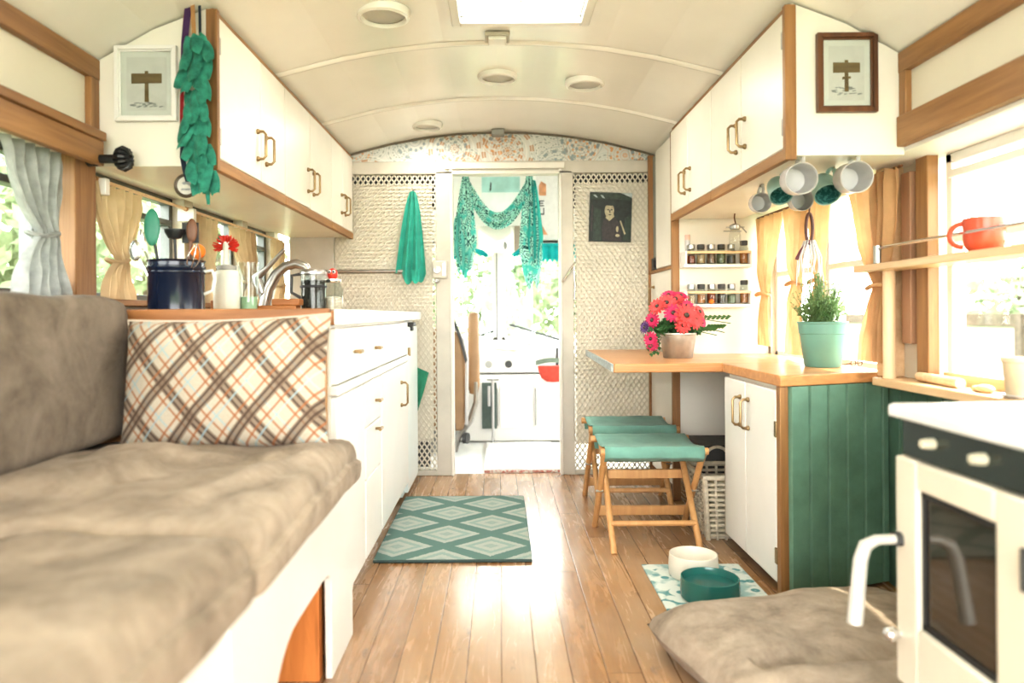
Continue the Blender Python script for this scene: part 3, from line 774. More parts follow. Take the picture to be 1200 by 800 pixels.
t = Thing('soap_bottle', 'milky squat soap bottle behind the canister', 'bottle', (-.90, 2.40, ZC), None, False)
t.part('bottle', MB().lathe([(.040, 0), (.043, .006), (.043, .118), (.036, .134), (.026, .140), (0, .141)], n=28), 'soap')
t.part('cap', MB().lathe([(.030, .139), (.031, .142), (.031, .152), (.016, .156), (0, .156)], n=24), 'grey')
t = Thing('dish_brush', 'white dish brush with red bristles sticking up', 'brush', (-.905, 2.40, ZC+.157), None, False)
t.part('handle', MB().tube([(0, 0, 0), (.002, 0, .03), (.004, 0, .075)], [.012, .010, .011], 12), 'soap')
mb = MB(); random.seed(3)
for i in range(90):
    a = random.uniform(-.5, 3.6); r = .036+random.uniform(-.006, .006); yy = random.uniform(-.015, .015)
    mb.tube([(.004+.011*math.cos(a), yy*.5, .058+.012*math.sin(a)), (.004+r*math.cos(a), yy, .058+r*math.sin(a))], .0022, 5)
t.part('bristles', mb, 'red', kind='stuff')
t = Thing('drinking_glass', 'tall clear plastic tumbler with a green base beside the soap bottle', 'glass', (-.835, 2.42, ZC), None, False)
t.part('cup', MB().lathe([(.028, 0), (.034, .165), (.0325, .165), (.027, .004), (0, .004)], n=24), 'jarglass')
t.part('green_base', MB().lathe([(.0262, .005), (.0275, .05), (0, .05)], n=24), 'lichen')

t = Thing('kitchen_faucet', 'grey gooseneck faucet with a lever over the sink', 'faucet', (-.88, 2.72, ZC))
sp = [(-.885, 2.72, ZC), (-.865, 2.72, 1.0), (-.835, 2.72, 1.055), (-.80, 2.72, 1.085), (-.76, 2.72, 1.095), (-.725, 2.72, 1.082), (-.708, 2.72, 1.052), (-.705, 2.72, 1.015)]
t.part('spout', MB().tube(sp, [.024, .021, .0195, .0185, .018, .0175, .0175, .019], 16), 'steel')
t.part('base_ring', MB().lathe([(.034, 0), (.034, .010), (.026, .016), (0, .016)], (-.885, 2.72, ZC)), 'steel')
t.part('lever', MB().tube([(-.885, 2.715, .985), (-.905, 2.71, 1.045), (-.86, 2.70, 1.08), (-.795, 2.69, 1.145)], [.021, .019, .009, .007], 12), 'steel')
t = Thing('sink', 'steel sink set into the left worktop', 'sink', (-.80, 3.05, ZC))
t.part('rim', MB().box(-1.08, -.56, 2.80, 2.82, ZC, ZC+.004).box(-1.08, -.56, 3.28, 3.30, ZC, ZC+.004).box(-1.08, -1.06, 2.82, 3.28, ZC, ZC+.004).box(-.58, -.56, 2.82, 3.28, ZC, ZC+.004), 'steel', .001)
t.part('basin', MB().box(-1.06, -.58, 2.82, 3.28, ZC-.001, ZC+.001), 'steel')
solo('wooden_block', MB().box(-.86, -.70, 2.50, 2.56, ZC, ZC+.022).box(-.785, -.69, 2.50, 2.56, ZC+.022, ZC+.045), 'butcherd', 'small reddish wooden soap block in front of the faucet', 'block', None, .003)
solo('wooden_coaster', MB().box(-.98, -.92, 2.46, 2.53, ZC, ZC+.04), 'butcherd', 'small wooden box between the canister and soap bottle', 'box', None, .003)

t = Thing('coffee_press', 'glass coffee press full of dark coffee grounds', 'coffee press', (-.665, 2.60, ZC), None, False)
t.part('beaker', MB().lathe([(.044, 0), (.045, .135), (.0435, .135), (.0425, .004), (0, .004)], n=28), 'jarglass')
t.part('contents', MB().lathe([(.041, .005), (.0415, .112), (0, .112)], n=28), m_speckle('coffee_beans', (.015, .017, .014), (.07, .075, .065), 160, .55, .95))
t.part('lid', MB().lathe([(.047, .134), (.047, .142), (.040, .150), (.012, .154), (0, .154)], n=28), 'steel')
t.part('band', MB().lathe([(.0455, .085), (.0475, .087), (.0475, .092), (.0455, .094)], n=28, cap0=False, cap1=False), 'black')
t.part('handle', MB().tube([(-.045, 0, .135), (-.078, 0, .13), (-.080, 0, .07), (-.046, 0, .05)], .006, 8), 'dark')
t = Thing('glass_jar', 'clear glass storage jar with a metal lid under the red owl', 'jar', (-.610, 2.66, ZC), None, False)
t.part('jar', MB().lathe([(.034, 0), (.038, .01), (.038, .085), (.028, .100), (.028, .108), (.0265, .108), (.0265, .098), (.036, .083), (.036, .012), (0, .006)], n=28), 'jarglass')
t.part('contents', MB().lathe([(.033, .008), (.0345, .05), (.02, .055), (0, .057)], n=24), pbr('oats', (.66, .60, .50), .9, 0, .2, 90))
t.part('lid', MB().lathe([(.030, .106), (.031, .108), (.031, .118), (0, .119)], n=28), 'chrome')
t = Thing('owl_figurine', 'tiny red owl figurine standing on a jar lid', 'figurine', (-.610, 2.66, ZC+.119), None, False)
t.part('body', MB().lathe([(0, 0), (.014, .001), (.019, .012), (.018, .026), (.014, .034), (.006, .039), (0, .040)], n=20), 'red')
for sx in (-1, 1):
    e = t.part('eye', MB().ball((sx*.0075, -.0145, .026), (.0075, .005, .0075), 14, 8), 'mugwhite')
    t.part('pupil', MB().ball((sx*.0075, -.0195, .026), (.0035, .002, .0035), 10, 6), 'black', parent=e)
t.part('beak', MB().lathe([(.003, 0), (0, .007)], (0, -.018, .016), 8), 'orange')

# ================================================================== LEFT CURTAINS
def curtain(name, mat, label, X, y0, y1, zt, yt, wt, ztie, yb0, yb1, zb, group, folds=6, amp=.020, tie='suede'):
    t = Thing(name, label, 'curtain', (X, (y0+y1)/2, zb), group)
    def fn(u, v):
        z = zt+(zb-zt)*v; vt = (zt-ztie)/(zt-zb)
        if v < vt: k = (v/vt)**1.5; a0 = y0+(yt-wt/2-y0)*k; a1 = y1+(yt+wt/2-y1)*k
        else: k = ((v-vt)/(1-vt))**.65; a0 = yt-wt/2+(yb0-yt+wt/2)*k; a1 = yt+wt/2+(yb1-yt-wt/2)*k
        w = abs(a1-a0)/max(1e-3, abs(y1-y0))
        yy = a0+(a1-a0)*u
        bul = .012*math.exp(-((v-vt)/.09)**2)
        return (X+amp*math.sin(u*folds*2*PI+.6*math.sin(v*5))*(.45+.55*w)+.006*nz((u*3, v*4, X), 2, y0)+bul, yy+.004*math.sin(v*13+u*9), z)
    t.part('drape', MB().grid(fn, 44, 34), mat)
    ring = [(X+.030*math.cos(a), yt+(wt/2+.012)*math.sin(a), ztie+.006*math.sin(a*2)) for a in [2*PI*i/20 for i in range(20)]]
    t.part('tie_back', MB().tube(ring, .006, 6, closed=True), mat)
    return t
curtain('window_curtain', 'cur_grey', 'grey curtain tied back above the sofa, nearest the viewer', -1.185, 1.72, 1.965, 1.338, 1.885, .075, 1.115, 1.77, 2.01, .955, 'left curtains', 5, .022)
curtain('window_curtain', 'cur_tan', 'tan curtain tied back behind the pine post', -1.20, 2.125, 2.44, 1.302, 2.285, .06, 1.075, 2.19, 2.39, .955, 'left curtains')
curtain('window_curtain', 'cur_tan', 'tan curtain behind the utensil canister', -1.20, 2.80, 3.10, 1.302, 2.95, .16, 1.08, 2.85, 3.06, .955, 'left curtains', 5)
curtain('window_curtain', 'cur_tan', 'tan curtain above the soap bottle and tumbler', -1.20, 3.22, 3.58, 1.302, 3.52, .13, 1.06, 3.44, 3.62, .955, 'left curtains', 5)
curtain('window_curtain', 'cur_tan', 'tan curtain by the faucet and coffee press, farthest on the left', -1.19, 3.80, 4.02, 1.302, 3.93, .10, 1.06, 3.86, 4.0, .955, 'left curtains', 4)
solo('curtain_rod', MB().tube([(-1.20, 2.07, 1.312), (-1.20, 4.03, 1.312)], .006, 8), 'pale_wood', 'thin pale curtain rod along the far left windows', 'curtain rod')
for y, lab in ((2.175, 'white curtain rod bracket beside the pine post'), (2.80, 'white curtain rod bracket behind the utensil canister')):
    t = Thing('rod_bracket', lab, 'bracket', (-1.22, y, 1.27), 'white rod brackets')
    t.part('plate', MB().box(-1.235, -1.17, y-.012, y+.012, 1.265, 1.315), 'white2', .003)
    t.part('clip', MB().tube([(-1.20, y-.02, 1.312), (-1.20, y+.02, 1.312)], .009, 8), 'woodx')
t = Thing('black_curtain_rod', 'short black rod with a ribbed round finial jutting from the pine header', 'curtain rod', (-1.10, 2.0, 1.33))
RY, RZ = 2.03, 1.342
t.part('rod', MB().tube([(-1.13, RY, RZ), (-1.065, RY, RZ)], .0125, 12), 'black')
t.part('collar', MB().tube([(-1.150, RY, RZ), (-1.146, RY, RZ), (-1.124, RY, RZ), (-1.118, RY, RZ)], [.016, .022, .021, .014], 14), 'black')
mb = MB()
for i in range(14):
    a = 2*PI*i/14
    mb.tube([(-1.068, RY+.014*math.cos(a), RZ+.014*math.sin(a)), (-1.058, RY+.027*math.cos(a), RZ+.027*math.sin(a)), (-1.047, RY+.031*math.cos(a), RZ+.031*math.sin(a)), (-1.036, RY+.026*math.cos(a), RZ+.026*math.sin(a)), (-1.030, RY+.010*math.cos(a), RZ+.010*math.sin(a))], [.004, .0055, .006, .0055, .004], 6)
mb.ball((-1.048, RY, RZ), (.016, .027, .027), 14, 9)
t.part('finial', mb, 'black')
# ================================================================== RIGHT WORKTOPS AND BASE CABINET
ZR = .703
mb = MB().prism([(.868, 2.245), (1.287, 2.40), (1.287, 2.828), (.868, 2.828)], .668, ZR, 'z')
solo('corner_worktop', mb, 'butcher', 'wooden corner worktop over the white two-door cabinet, under the green pot', 'worktop', None, .004)
t = Thing('peninsula_table', 'wooden peninsula table jutting out over the folding stools', 'table', (.85, 3.2, .665))
t.part('slab', MB().prism([(.445, 2.832), (1.287, 2.832), (1.287, 3.478), (.828, 3.478), (.828, 3.95), (.478, 3.95)], .668, ZR, 'z'), 'butcher', .004)
t.part('end_edging', MB().prism([(.437, 2.832), (.4445, 2.832), (.4775, 3.95), (.470, 3.95)], .672, ZR-.001, 'z'), pbr('grey_edge_tape', (.42, .46, .45), .5, 0, .35, 60), label='grey speckled edging on the short end')
t.part('wall_cleat', MB().box(.90, 1.28, 3.44, 3.476, .63, .667), 'woodx', .002)
t = Thing('corner_cabinet', 'white two-door base cabinet with a green boarded end', 'cabinet', (1.08, 2.55, 0))
t.part('carcass', MB().prism([(.892, 2.285), (1.275, 2.43), (1.275, 2.815), (.892, 2.815)], .07, .665, 'z'), 'white')
t.part('toe_kick', MB().prism([(.92, 2.32), (1.27, 2.45), (1.27, 2.80), (.92, 2.80)], 0, .075, 'z'), 'dark')
for y0, y1, hy in ((2.295, 2.575, 2.625-.085), (2.579, 2.815, 2.625)):
    d = t.part('door', MB().box(.872, .890, y0, y1, .045, .652), 'white2', .004)
    t.part('handle', pull((.872, hy, .545), (-1, 0, 0), .10), 'brass', parent=d)
    if y0 < 2.4:
        for zz in (.13, .53): t.part('hinge', MB().box(.868, .876, 2.284, 2.302, zz-.025, zz+.025), 'brass', .002, d)
t.part('corner_post', MB().prism([(.872, 2.258), (.902, 2.268), (.902, 2.294), (.872, 2.290)], .02, .667, 'z'), 'woodz', .002)
mb = MB(); dv = V((.385, .142, 0)).normalized(); nv = V((dv.y, -dv.x, 0)); p0 = V((.902, 2.266, 0))
def bd(a, o, z): q = p0+dv*a+nv*o; return (q.x, q.y, z)
a = 0
while a < .40:
    w = min(.0745, .408-a)
    prof = [(a+.001, -.012), (a+.001, .004), (a+.005, .010), (a+w-.005, .010), (a+w-.001, .004), (a+w-.001, -.012)]
    vs = [bd(x, o, .01) for x, o in prof]+[bd(x, o, .667) for x, o in prof]
    mb.add(vs, [(i, (i+1) % 6, 6+(i+1) % 6, 6+i) for i in range(6)]+[tuple(range(5, -1, -1)), tuple(range(6, 12))]); a += .0755
t.part('boarded_end', mb, 'green_board', label='green tongue and groove boards')
solo('dark_storage_box', MB().rbox((.89, 3.20, 0), (1.25, 3.46, .30), .012, 4).box(.885, 1.255, 3.195, 3.465, .285, .315), 'dark', 'dark grey box under the table behind the wicker basket', 'box')

# window ledge and the shelf across the near right window
t = Thing('window_ledge', 'pale wooden ledge below the near right window', 'ledge', (1.24, 1.6, .66))
t.part('board', MB().box(1.195, 1.302, .7, 2.33, .664, .690), 'ledge_wood', .004)
t.part('lip', MB().box(1.302, 1.33, .7, 2.13, .690, .722), 'ledge_wood', .003)
t = Thing('window_shelf', 'narrow wooden shelf with a wire rail across the right window', 'shelf', (1.22, 1.6, 1.03))
t.part('board', MB().box(1.172, 1.285, .7, 2.40, 1.028, 1.050), 'ledge_wood', .003)
t.part('wire_rail', MB().tube([(1.18, 2.26, 1.052), (1.18, 2.26, 1.093), (1.18, 2.22, 1.098), (1.18, .75, 1.098)], .0045, 8), 'chrome')
t.part('rail_socket', MB().tube([(1.18, 2.262, 1.05), (1.18, 2.262, 1.105)], .011, 10), 'steel')
t.part('round_post', MB().tube([(1.228, 2.285, .690), (1.228, 2.285, .74), (1.228, 2.285, 1.028)], [.020, .0185, .0185], 16), 'pale_wood')
def mug(name, label, cat, loc, rot, mb_, mi, group, r=.044, h=.092):
    t = Thing(name, label, cat, loc, group, False, rot)
    t.part('cup', MB().lathe([(r*.66, 0), (r*.86, .006), (r, h*.30), (r*1.01, h*.7), (r*1.03, h), (r*.985, h+.002), (r*.93, h-.004)], n=32, cap1=False), mb_)
    t.part('interior', MB().lathe([(r*.935, h-.003), (r*.91, h*.4), (r*.75, .010), (0, .009)], n=32, cap0=False), mi)
    pts = [(r*.97+.030*math.sin(a)*1.0, 0, h*.52+.030*math.cos(a)) for a in [PI*i/12 for i in range(13)]]
    t.part('handle', MB().tube(pts, .0062, 8), mb_)
    return t
mug('red_mug', 'orange-red mug on the shelf across the right window', 'mug', (1.225, 1.83, 1.050), (0, 0, 2.6), 'redmug', 'redmug', None, .046, .082)
solo('paper_roll', MB().tube([(1.255, 2.17, .706), (1.245, 1.96, .704)], [.013, .015], 14).tube([(1.27, 2.13, .703), (1.262, 1.99, .703)], .010, 12), 'pale_wood', 'rolled pale bundle lying on the window ledge', 'roll')
solo('driftwood', MB().ball((1.245, 1.86, .700), (.018, .03, .011), 12, 8).ball((1.25, 1.90, .697), (.012, .02, .008), 10, 7), 'ledge_wood', 'small lump of wood on the window ledge beside the rolled bundle', 'ornament')
t = Thing('small_planter', 'small pale pot on the window ledge at the right edge of view', 'pot', (1.25, 1.735, .690), None, False)
t.part('pot', MB().lathe([(.030, 0), (.033, .004), (.040, .085), (.043, .088), (.043, .098), (.037, .098), (.030, .01), (0, .01)], n=24), pbr('sandy_pot', (.66, .54, .38), .6, 0, .1, 20))
t.part('saucer', MB().lathe([(.036, -.0), (.046, .008), (.045, .010), (.034, .004), (0, .004)], n=24), 'mugwhite')

# ================================================================== HANGING MUGS
hang = [  # name, label, loc (cup base centre), tilt about X then Y, teal?
    ('white mug hanging lowest at the left end of the hook row', (.925, 2.60, 1.290), 0, .034),
    ('sage mug with speckled inside, second in the left hook row', (.915, 2.385, 1.325), 1, .036),
    ('large white mug hanging at the front of the left hook row', (.885, 2.185, 1.295), 0, .045),
    ('white mug half hidden behind the sage mugs', (1.025, 2.50, 1.283), 0, .036),
    ('sage mug with speckled inside in the right hook row', (1.035, 2.325, 1.320), 1, .039),
    ('white mug hanging nearest the picture panel, at the right end', (1.045, 2.185, 1.298), 0, .045)]
mugs = {}
for lab, loc, teal, r in hang:
    rot = (math.radians(105 if not teal else 142), math.radians(-8 if not teal else 6), 0)
    t = mug('hanging_mug', lab, 'mug', loc, (0, 0, 0), 'mugteal' if teal else 'mugwhite', 'mugdots' if teal else 'mugwhite', 'mugs on hooks under the overhead cabinet', r, r*2.05)
    # handle (local +X) up, opening (local +Z) towards the aisle end and slightly down
    zax = V((-.10, -1, -.10 if not teal else -.95)).normalized(); xax = V((.15, 0, 1)); xax = (xax-zax*xax.dot(zax)).normalized(); yax = zax.cross(xax)
    m3 = Matrix((xax, yax, zax)).transposed(); t.o.rotation_euler = m3.to_euler()
    hz = V(loc)+xax*(r+.030)+zax*(r*1.1)
    hk = MB(); zt = 1.350-.0
    hk.tube([(hz.x, hz.y, zt-.0), (hz.x, hz.y, zt-.012), (hz.x+.008, hz.y, hz.z+.004), (hz.x+.002, hz.y, hz.z-.010), (hz.x-.008, hz.y, hz.z-.004)], .002, 6)
    solo('cup_hook', hk, 'brass', 'brass hook holding the '+lab, 'hook', 'cup hooks')

# ================================================================== SPICE RACKS ON THE CUPBOARD SIDE
def rack(z, label):
    t = Thing('spice_rack', label, 'rack', (1.03, 3.44, z), 'spice racks')
    t.part('shelf', MB().box(.87, 1.19, 3.405, 3.488, z-.014, z), 'white2', .002)
    t.part('rail', MB().box(.885, 1.185, 3.402, 3.410, z+.050, z+.062), 'ledge_wood', .002)
    t.part('side', MB().box(.875, .885, 3.405, 3.488, z, z+.062), 'white2', .002)
    t.part('side', MB().box(1.18, 1.19, 3.405, 3.488, z, z+.062), 'white2', .002)
rack(1.128, 'upper white spice rack on the cupboard side'); rack(.940, 'lower white spice rack on the cupboard side, above the flowers')
ordn = ['first', 'second', 'third', 'fourth', 'fifth', 'sixth']
for z, nm, seq in ((1.128, 'upper', ('sp_red', 'sp_tan', 'sp_brown', 'sp_green', 'sp_dark', 'sp_orange')), (.940, 'lower', ('sp_tan', 'sp_orange', 'sp_red', 'sp_dark', 'sp_green', 'sp_orange'))):
    for i, k in enumerate(seq):
        x = .912+.048*i+(.012 if i == 5 else 0); h = .078 if i < 5 else .095
        t = Thing('spice_jar', '%s spice jar, %s from the left in the %s rack' % ({'sp_red': 'dark red', 'sp_tan': 'tan', 'sp_brown': 'brown', 'sp_green': 'olive', 'sp_dark': 'blackish', 'sp_orange': 'orange'}[k], ordn[i], nm), 'jar', (x, 3.445, z), 'spice jars', False)
        t.part('glass_jar', MB().lathe([(.019, 0), (.0205, .004), (.0205, h*.82), (.015, h*.94), (.015, h), (.0138, h), (.0138, h*.93), (.0190, h*.8), (.0190, .005), (0, .004)], n=18), 'jarglass')
        t.part('contents', MB().lathe([(.0186, .006), (.0186, h*(.55+.05*(i % 4))), (0, h*(.56+.05*(i % 4)))], n=18), k)
        t.part('lid', MB().lathe([(.0172, h-.004), (.0175, h+.016), (.015, h+.018), (0, h+.018)], n=18), 'dark' if i % 2 else 'steel')
t = Thing('pepper_mill', 'pale pink-capped jar standing tall at the left of the upper rack', 'jar', (.905, 3.475, 1.128), None, False)
t.part('body', MB().lathe([(.011, 0), (.011, .12), (0, .12)], n=18), 'mugwhite'); t.part('cap', MB().lathe([(.012, .12), (.012, .145), (0, .146)], n=18), pbr('pale_pink', (.66, .44, .36), .4, 0, .05, 20))
solo('clementine', MB().ball((1.0, 3.418, .953), (.0125, .008, .012), 14, 8), 'orange', 'tiny orange charm at the front of the lower rack', 'ornament')

t = Thing('hanging_lantern', 'small hanging metal and glass lantern beside the spice racks', 'lantern', (1.075, 3.3, 1.18))
t.part('hanger', MB().tube([(1.075, 3.3, 1.352), (1.073, 3.3, 1.33), (1.079, 3.3, 1.30)], .003, 6), 'walnut')
t.part('metal_cage', MB().lathe([(.022, 1.278), (.024, 1.284), (.024, 1.296), (.008, 1.304), (0, 1.304)], (1.075, 3.3, 0), 16).box(1.035, 1.118, 3.297, 3.303, 1.286, 1.290).box(1.02, 1.10, 3.285, 3.291, 1.266, 1.271).tube([(1.10, 3.29, 1.29), (1.125, 3.29, 1.262)], .003, 6), 'steel')
t.part('glass_globe', MB().lathe([(.020, 1.278), (.026, 1.25), (.026, 1.20), (.018, 1.18), (0, 1.18)], (1.075, 3.3, 0), 20), 'jarglass')

# ================================================================== RIGHT CURTAINS
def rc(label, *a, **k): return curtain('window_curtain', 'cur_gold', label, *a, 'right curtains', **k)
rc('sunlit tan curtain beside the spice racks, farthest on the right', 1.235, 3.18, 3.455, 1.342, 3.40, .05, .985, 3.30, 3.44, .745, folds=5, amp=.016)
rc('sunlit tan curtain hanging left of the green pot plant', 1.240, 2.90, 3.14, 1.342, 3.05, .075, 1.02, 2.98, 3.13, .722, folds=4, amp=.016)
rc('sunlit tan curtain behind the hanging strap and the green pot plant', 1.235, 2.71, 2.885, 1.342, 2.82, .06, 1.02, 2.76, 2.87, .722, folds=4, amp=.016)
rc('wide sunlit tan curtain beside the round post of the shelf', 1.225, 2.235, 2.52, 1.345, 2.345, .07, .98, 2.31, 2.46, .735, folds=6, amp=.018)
solo('curtain_rod', MB().tube([(1.235, 2.22, 1.346), (1.235, 3.46, 1.346)], .005, 8), 'walnut', 'dark thin curtain rod along the right windows', 'curtain rod')
t = Thing('hanging_strap', 'dark leather strap with pale tassels hanging above the green pot', 'hanging', (1.13, 2.65, 1.10))
lp = [(1.135+.012*math.sin(a), 2.65, 1.205+.055*math.cos(a)) for a in [2*PI*i/24 for i in range(24)]]
t.part('loop', MB().tube(lp, .006, 8, closed=True).tube([(1.135, 2.65, 1.26), (1.14, 2.65, 1.35)], .003, 6), pbr('dark_leather', (.12, .05, .04), .6, 0, .2, 30))
t.part('toggle', MB().tube([(1.135, 2.645, 1.16), (1.10, 2.64, 1.125), (1.082, 2.635, 1.092)], [.006, .005, .007], 8), pbr('plum_toggle', (.20, .07, .09), .5, 0, .2, 30))
mb = MB(); random.seed(5)
for i in range(22):
    x = 1.09+.09*random.random(); y = 2.64+random.uniform(-.02, .02)
    mb.tube([(1.13+(x-1.13)*.4, y, 1.16), (x, y, 1.10), (x+random.uniform(-.015, .015), y, 1.02+random.uniform(-.05, .03))], .002, 5)
t.part('tassels', mb, 'mugwhite', kind='stuff')

# ================================================================== PLANTS
def leafcloud(n, c, r, size, seed, bias=0.0):
    random.seed(seed); mb = MB()
    for i in range(n):
        while True:
            d = V((random.uniform(-1, 1), random.uniform(-1, 1), random.uniform(-1, 1)))
            if .15 < d.length < 1: break
        p = V((c[0]+d.x*r[0], c[1]+d.y*r[1], c[2]+d.z*r[2])); s = size*random.uniform(.6, 1.3)
        u = V((random.gauss(0, 1), random.gauss(0, 1), random.gauss(0, 1)+bias)).normalized(); w = u.orthogonal().normalized()
        mb.add([p-u*s, p-u*s*.2+w*s*.42, p+u*s, p-u*s*.2-w*s*.42], [(0, 1, 2, 3)])
    return mb
t = Thing('potted_herb', 'feathery green herb in a teal plastic pot on the corner worktop', 'plant', (1.165, 2.615, ZR), None, False)
t.part('pot', MB().lathe([(.058, 0), (.062, .004), (.077, .118), (.080, .120), (.083, .155), (.086, .157), (.086, .162), (.078, .162), (.074, .14), (0, .138)], n=40), 'green_pot')
mb = leafcloud(520, (.0, 0, .20), (.085, .075, .055), .012, 12)
random.seed(8)
for i in range(150):
    a = random.uniform(0, 6.28); r = random.uniform(.0, .07); h = random.uniform(.05, .17)*(1-r*5)
    b = V((r*.6*math.cos(a)-.01, r*.6*math.sin(a), .14)); e = V((r*1.5*math.cos(a)-.015, r*1.3*math.sin(a), .17+h))
    mb.tube([b, b.lerp(e, .6)+V((0, 0, .01)), e], .0012, 4)
    for k in range(5):
        q = b.lerp(e, .4+.15*k); d = V((random.gauss(0, 1), random.gauss(0, 1), .6)).normalized()*.011; w = d.orthogonal().normalized()*.004
        mb.add([q, q+d*.5+w, q+d, q+d*.5-w], [(0, 1, 2, 3)])
t.part('foliage', mb, 'herb', smooth=False)
t.part('soil', MB().lathe([(.074, .139), (0, .145)], n=24), pbr('potting_soil', (.05, .035, .025), .95, 0, .3, 60))

t = Thing('flower_pot', 'galvanised pot of pink and coral daisies on the peninsula table', 'flowers', (.785, 3.19, ZR), None, False)
t.part('pot', MB().lathe([(.060, 0), (.063, .003), (.078, .100), (.0815, .103), (.0815, .110), (.077, .110), (.073, .09), (0, .088)], n=40), 'galv')
t.part('handle', MB().tube([(-.079, -.02, .085), (-.093, -.03, .07), (-.09, -.03, .05), (-.073, -.025, .04)], .003, 6), 'galv')
t.part('foliage', leafcloud(260, (.0, 0, .135), (.115, .075, .045), .024, 4, .2), 'flowerleaf', smooth=False)
mb = MB(); random.seed(14)
for q in ((.10, -.02, .17, .22), (.12, .0, .13, .20), (.06, -.05, .12, .15)):
    mb.tube([(.04, 0, .10), (q[0], q[1], q[2]), (q[3], q[1]-.02, q[2]-.02)], .002, 5)
    for k in range(6):
        f = k/6; x = q[0]+(q[3]-q[0])*f; mb.add([(x, q[1], q[2]), (x+.012, q[1]-.01, q[2]+.018), (x+.03, q[1], q[2]+.012), (x+.014, q[1]+.01, q[2]-.004)], [(0, 1, 2, 3)])
for k in range(40):
    x = -.115+random.uniform(-.025, .025); z = .02+random.uniform(0, .12); y = -.03+random.uniform(-.02, .02); s_ = .018
    mb.add([(x, y, z), (x+s_*.5, y-.004, z-s_*.3), (x+s_*.2, y, z-s_), (x-s_*.5, y, z-s_*.3)], [(0, 1, 2, 3)])
t.part('trailing_leaves', mb, 'flowerleaf', smooth=False)
def daisy(c, d, r, mat, np=14):
    c, d = V(c), V(d).normalized(); u = d.orthogonal().normalized(); w = d.cross(u); mb = MB()
    for ring, rr, lift in ((0, 1.0, .10), (1, .68, .28)):
        for k in range(np):
            a = 2*PI*(k+.5*ring)/np; e = u*math.cos(a)+w*math.sin(a); s_ = e.cross(d)*r*.20
            mb.add([c, c+e*r*.5*rr+s_*.8+d*r*lift*.8, c+e*r*.9*rr+s_*.6+d*r*lift, c+e*r*rr+d*r*lift*.85, c+e*r*.9*rr-s_*.6+d*r*lift, c+e*r*.5*rr-s_*.8+d*r*lift*.8], [(0, 1, 2, 3, 4, 5)])
    o = t.part('flower', mb, mat, smooth=False)
    t.part('flower_centre', MB().ball(c+d*r*.12, r*.22, 10, 6), 'sp_dark', parent=o)
for c, d, r, m_ in (((.015, -.085, .185), (.1, -1, .35), .056, 'coral'), ((.06, -.06, .165), (.5, -1, .2), .045, 'coral'), ((-.035, -.07, .195), (-.3, -1, .4), .044, 'pink'),
                    ((-.055, -.03, .24), (-.3, -1, .8), .046, 'coral'), ((-.01, .0, .255), (.0, -.8, 1), .045, 'coral'), ((.035, -.02, .225), (.3, -.9, .8), .040, 'pink'),
                    ((-.095, -.03, .225), (-.7, -.8, .5), .042, 'coral'), ((-.115, -.02, .165), (-.9, -.8, .3), .040, 'pink'), ((.085, -.03, .20), (.8, -.8, .6), .038, 'coral'),
                    ((.095, -.03, .155), (.9, -.8, .2), .036, 'pink'), ((-.128, -.045, .085), (-.7, -1, .1), .034, 'pink'), ((-.122, -.045, .06), (-.5, -1, -.2), .030, 'pink'),
                    ((-.150, -.03, .135), (-1, -.6, .2), .030, 'purple'), ((.0, -.09, .145), (.1, -1, -.1), .040, 'coral'), ((.02, .03, .27), (.2, -.5, 1), .040, 'pink'), ((-.035, .02, .275), (-.3, -.6, 1), .036, 'pink')):
    daisy(c, d, r, m_)
t2 = Thing('wire_glasses', 'small dark wire spectacles on the worktop beside the green pot', 'glasses', (1.27, 2.58, ZR), None, False, (0, 0, .5))
mb = MB()
for sx in (-1, 1): mb.tube([(sx*.018+.013*math.cos(a), 0, .015+.011*math.sin(a)) for a in [2*PI*i/16 for i in range(16)]], .0015, 5, closed=True).tube([(sx*.031, 0, .015), (sx*.032, .05, .006), (sx*.030, .07, .002)], .0014, 5)
mb.tube([(-.005, 0, .018), (0, 0, .020), (.005, 0, .018)], .0014, 5)
t2.part('frame', mb, 'walnut')

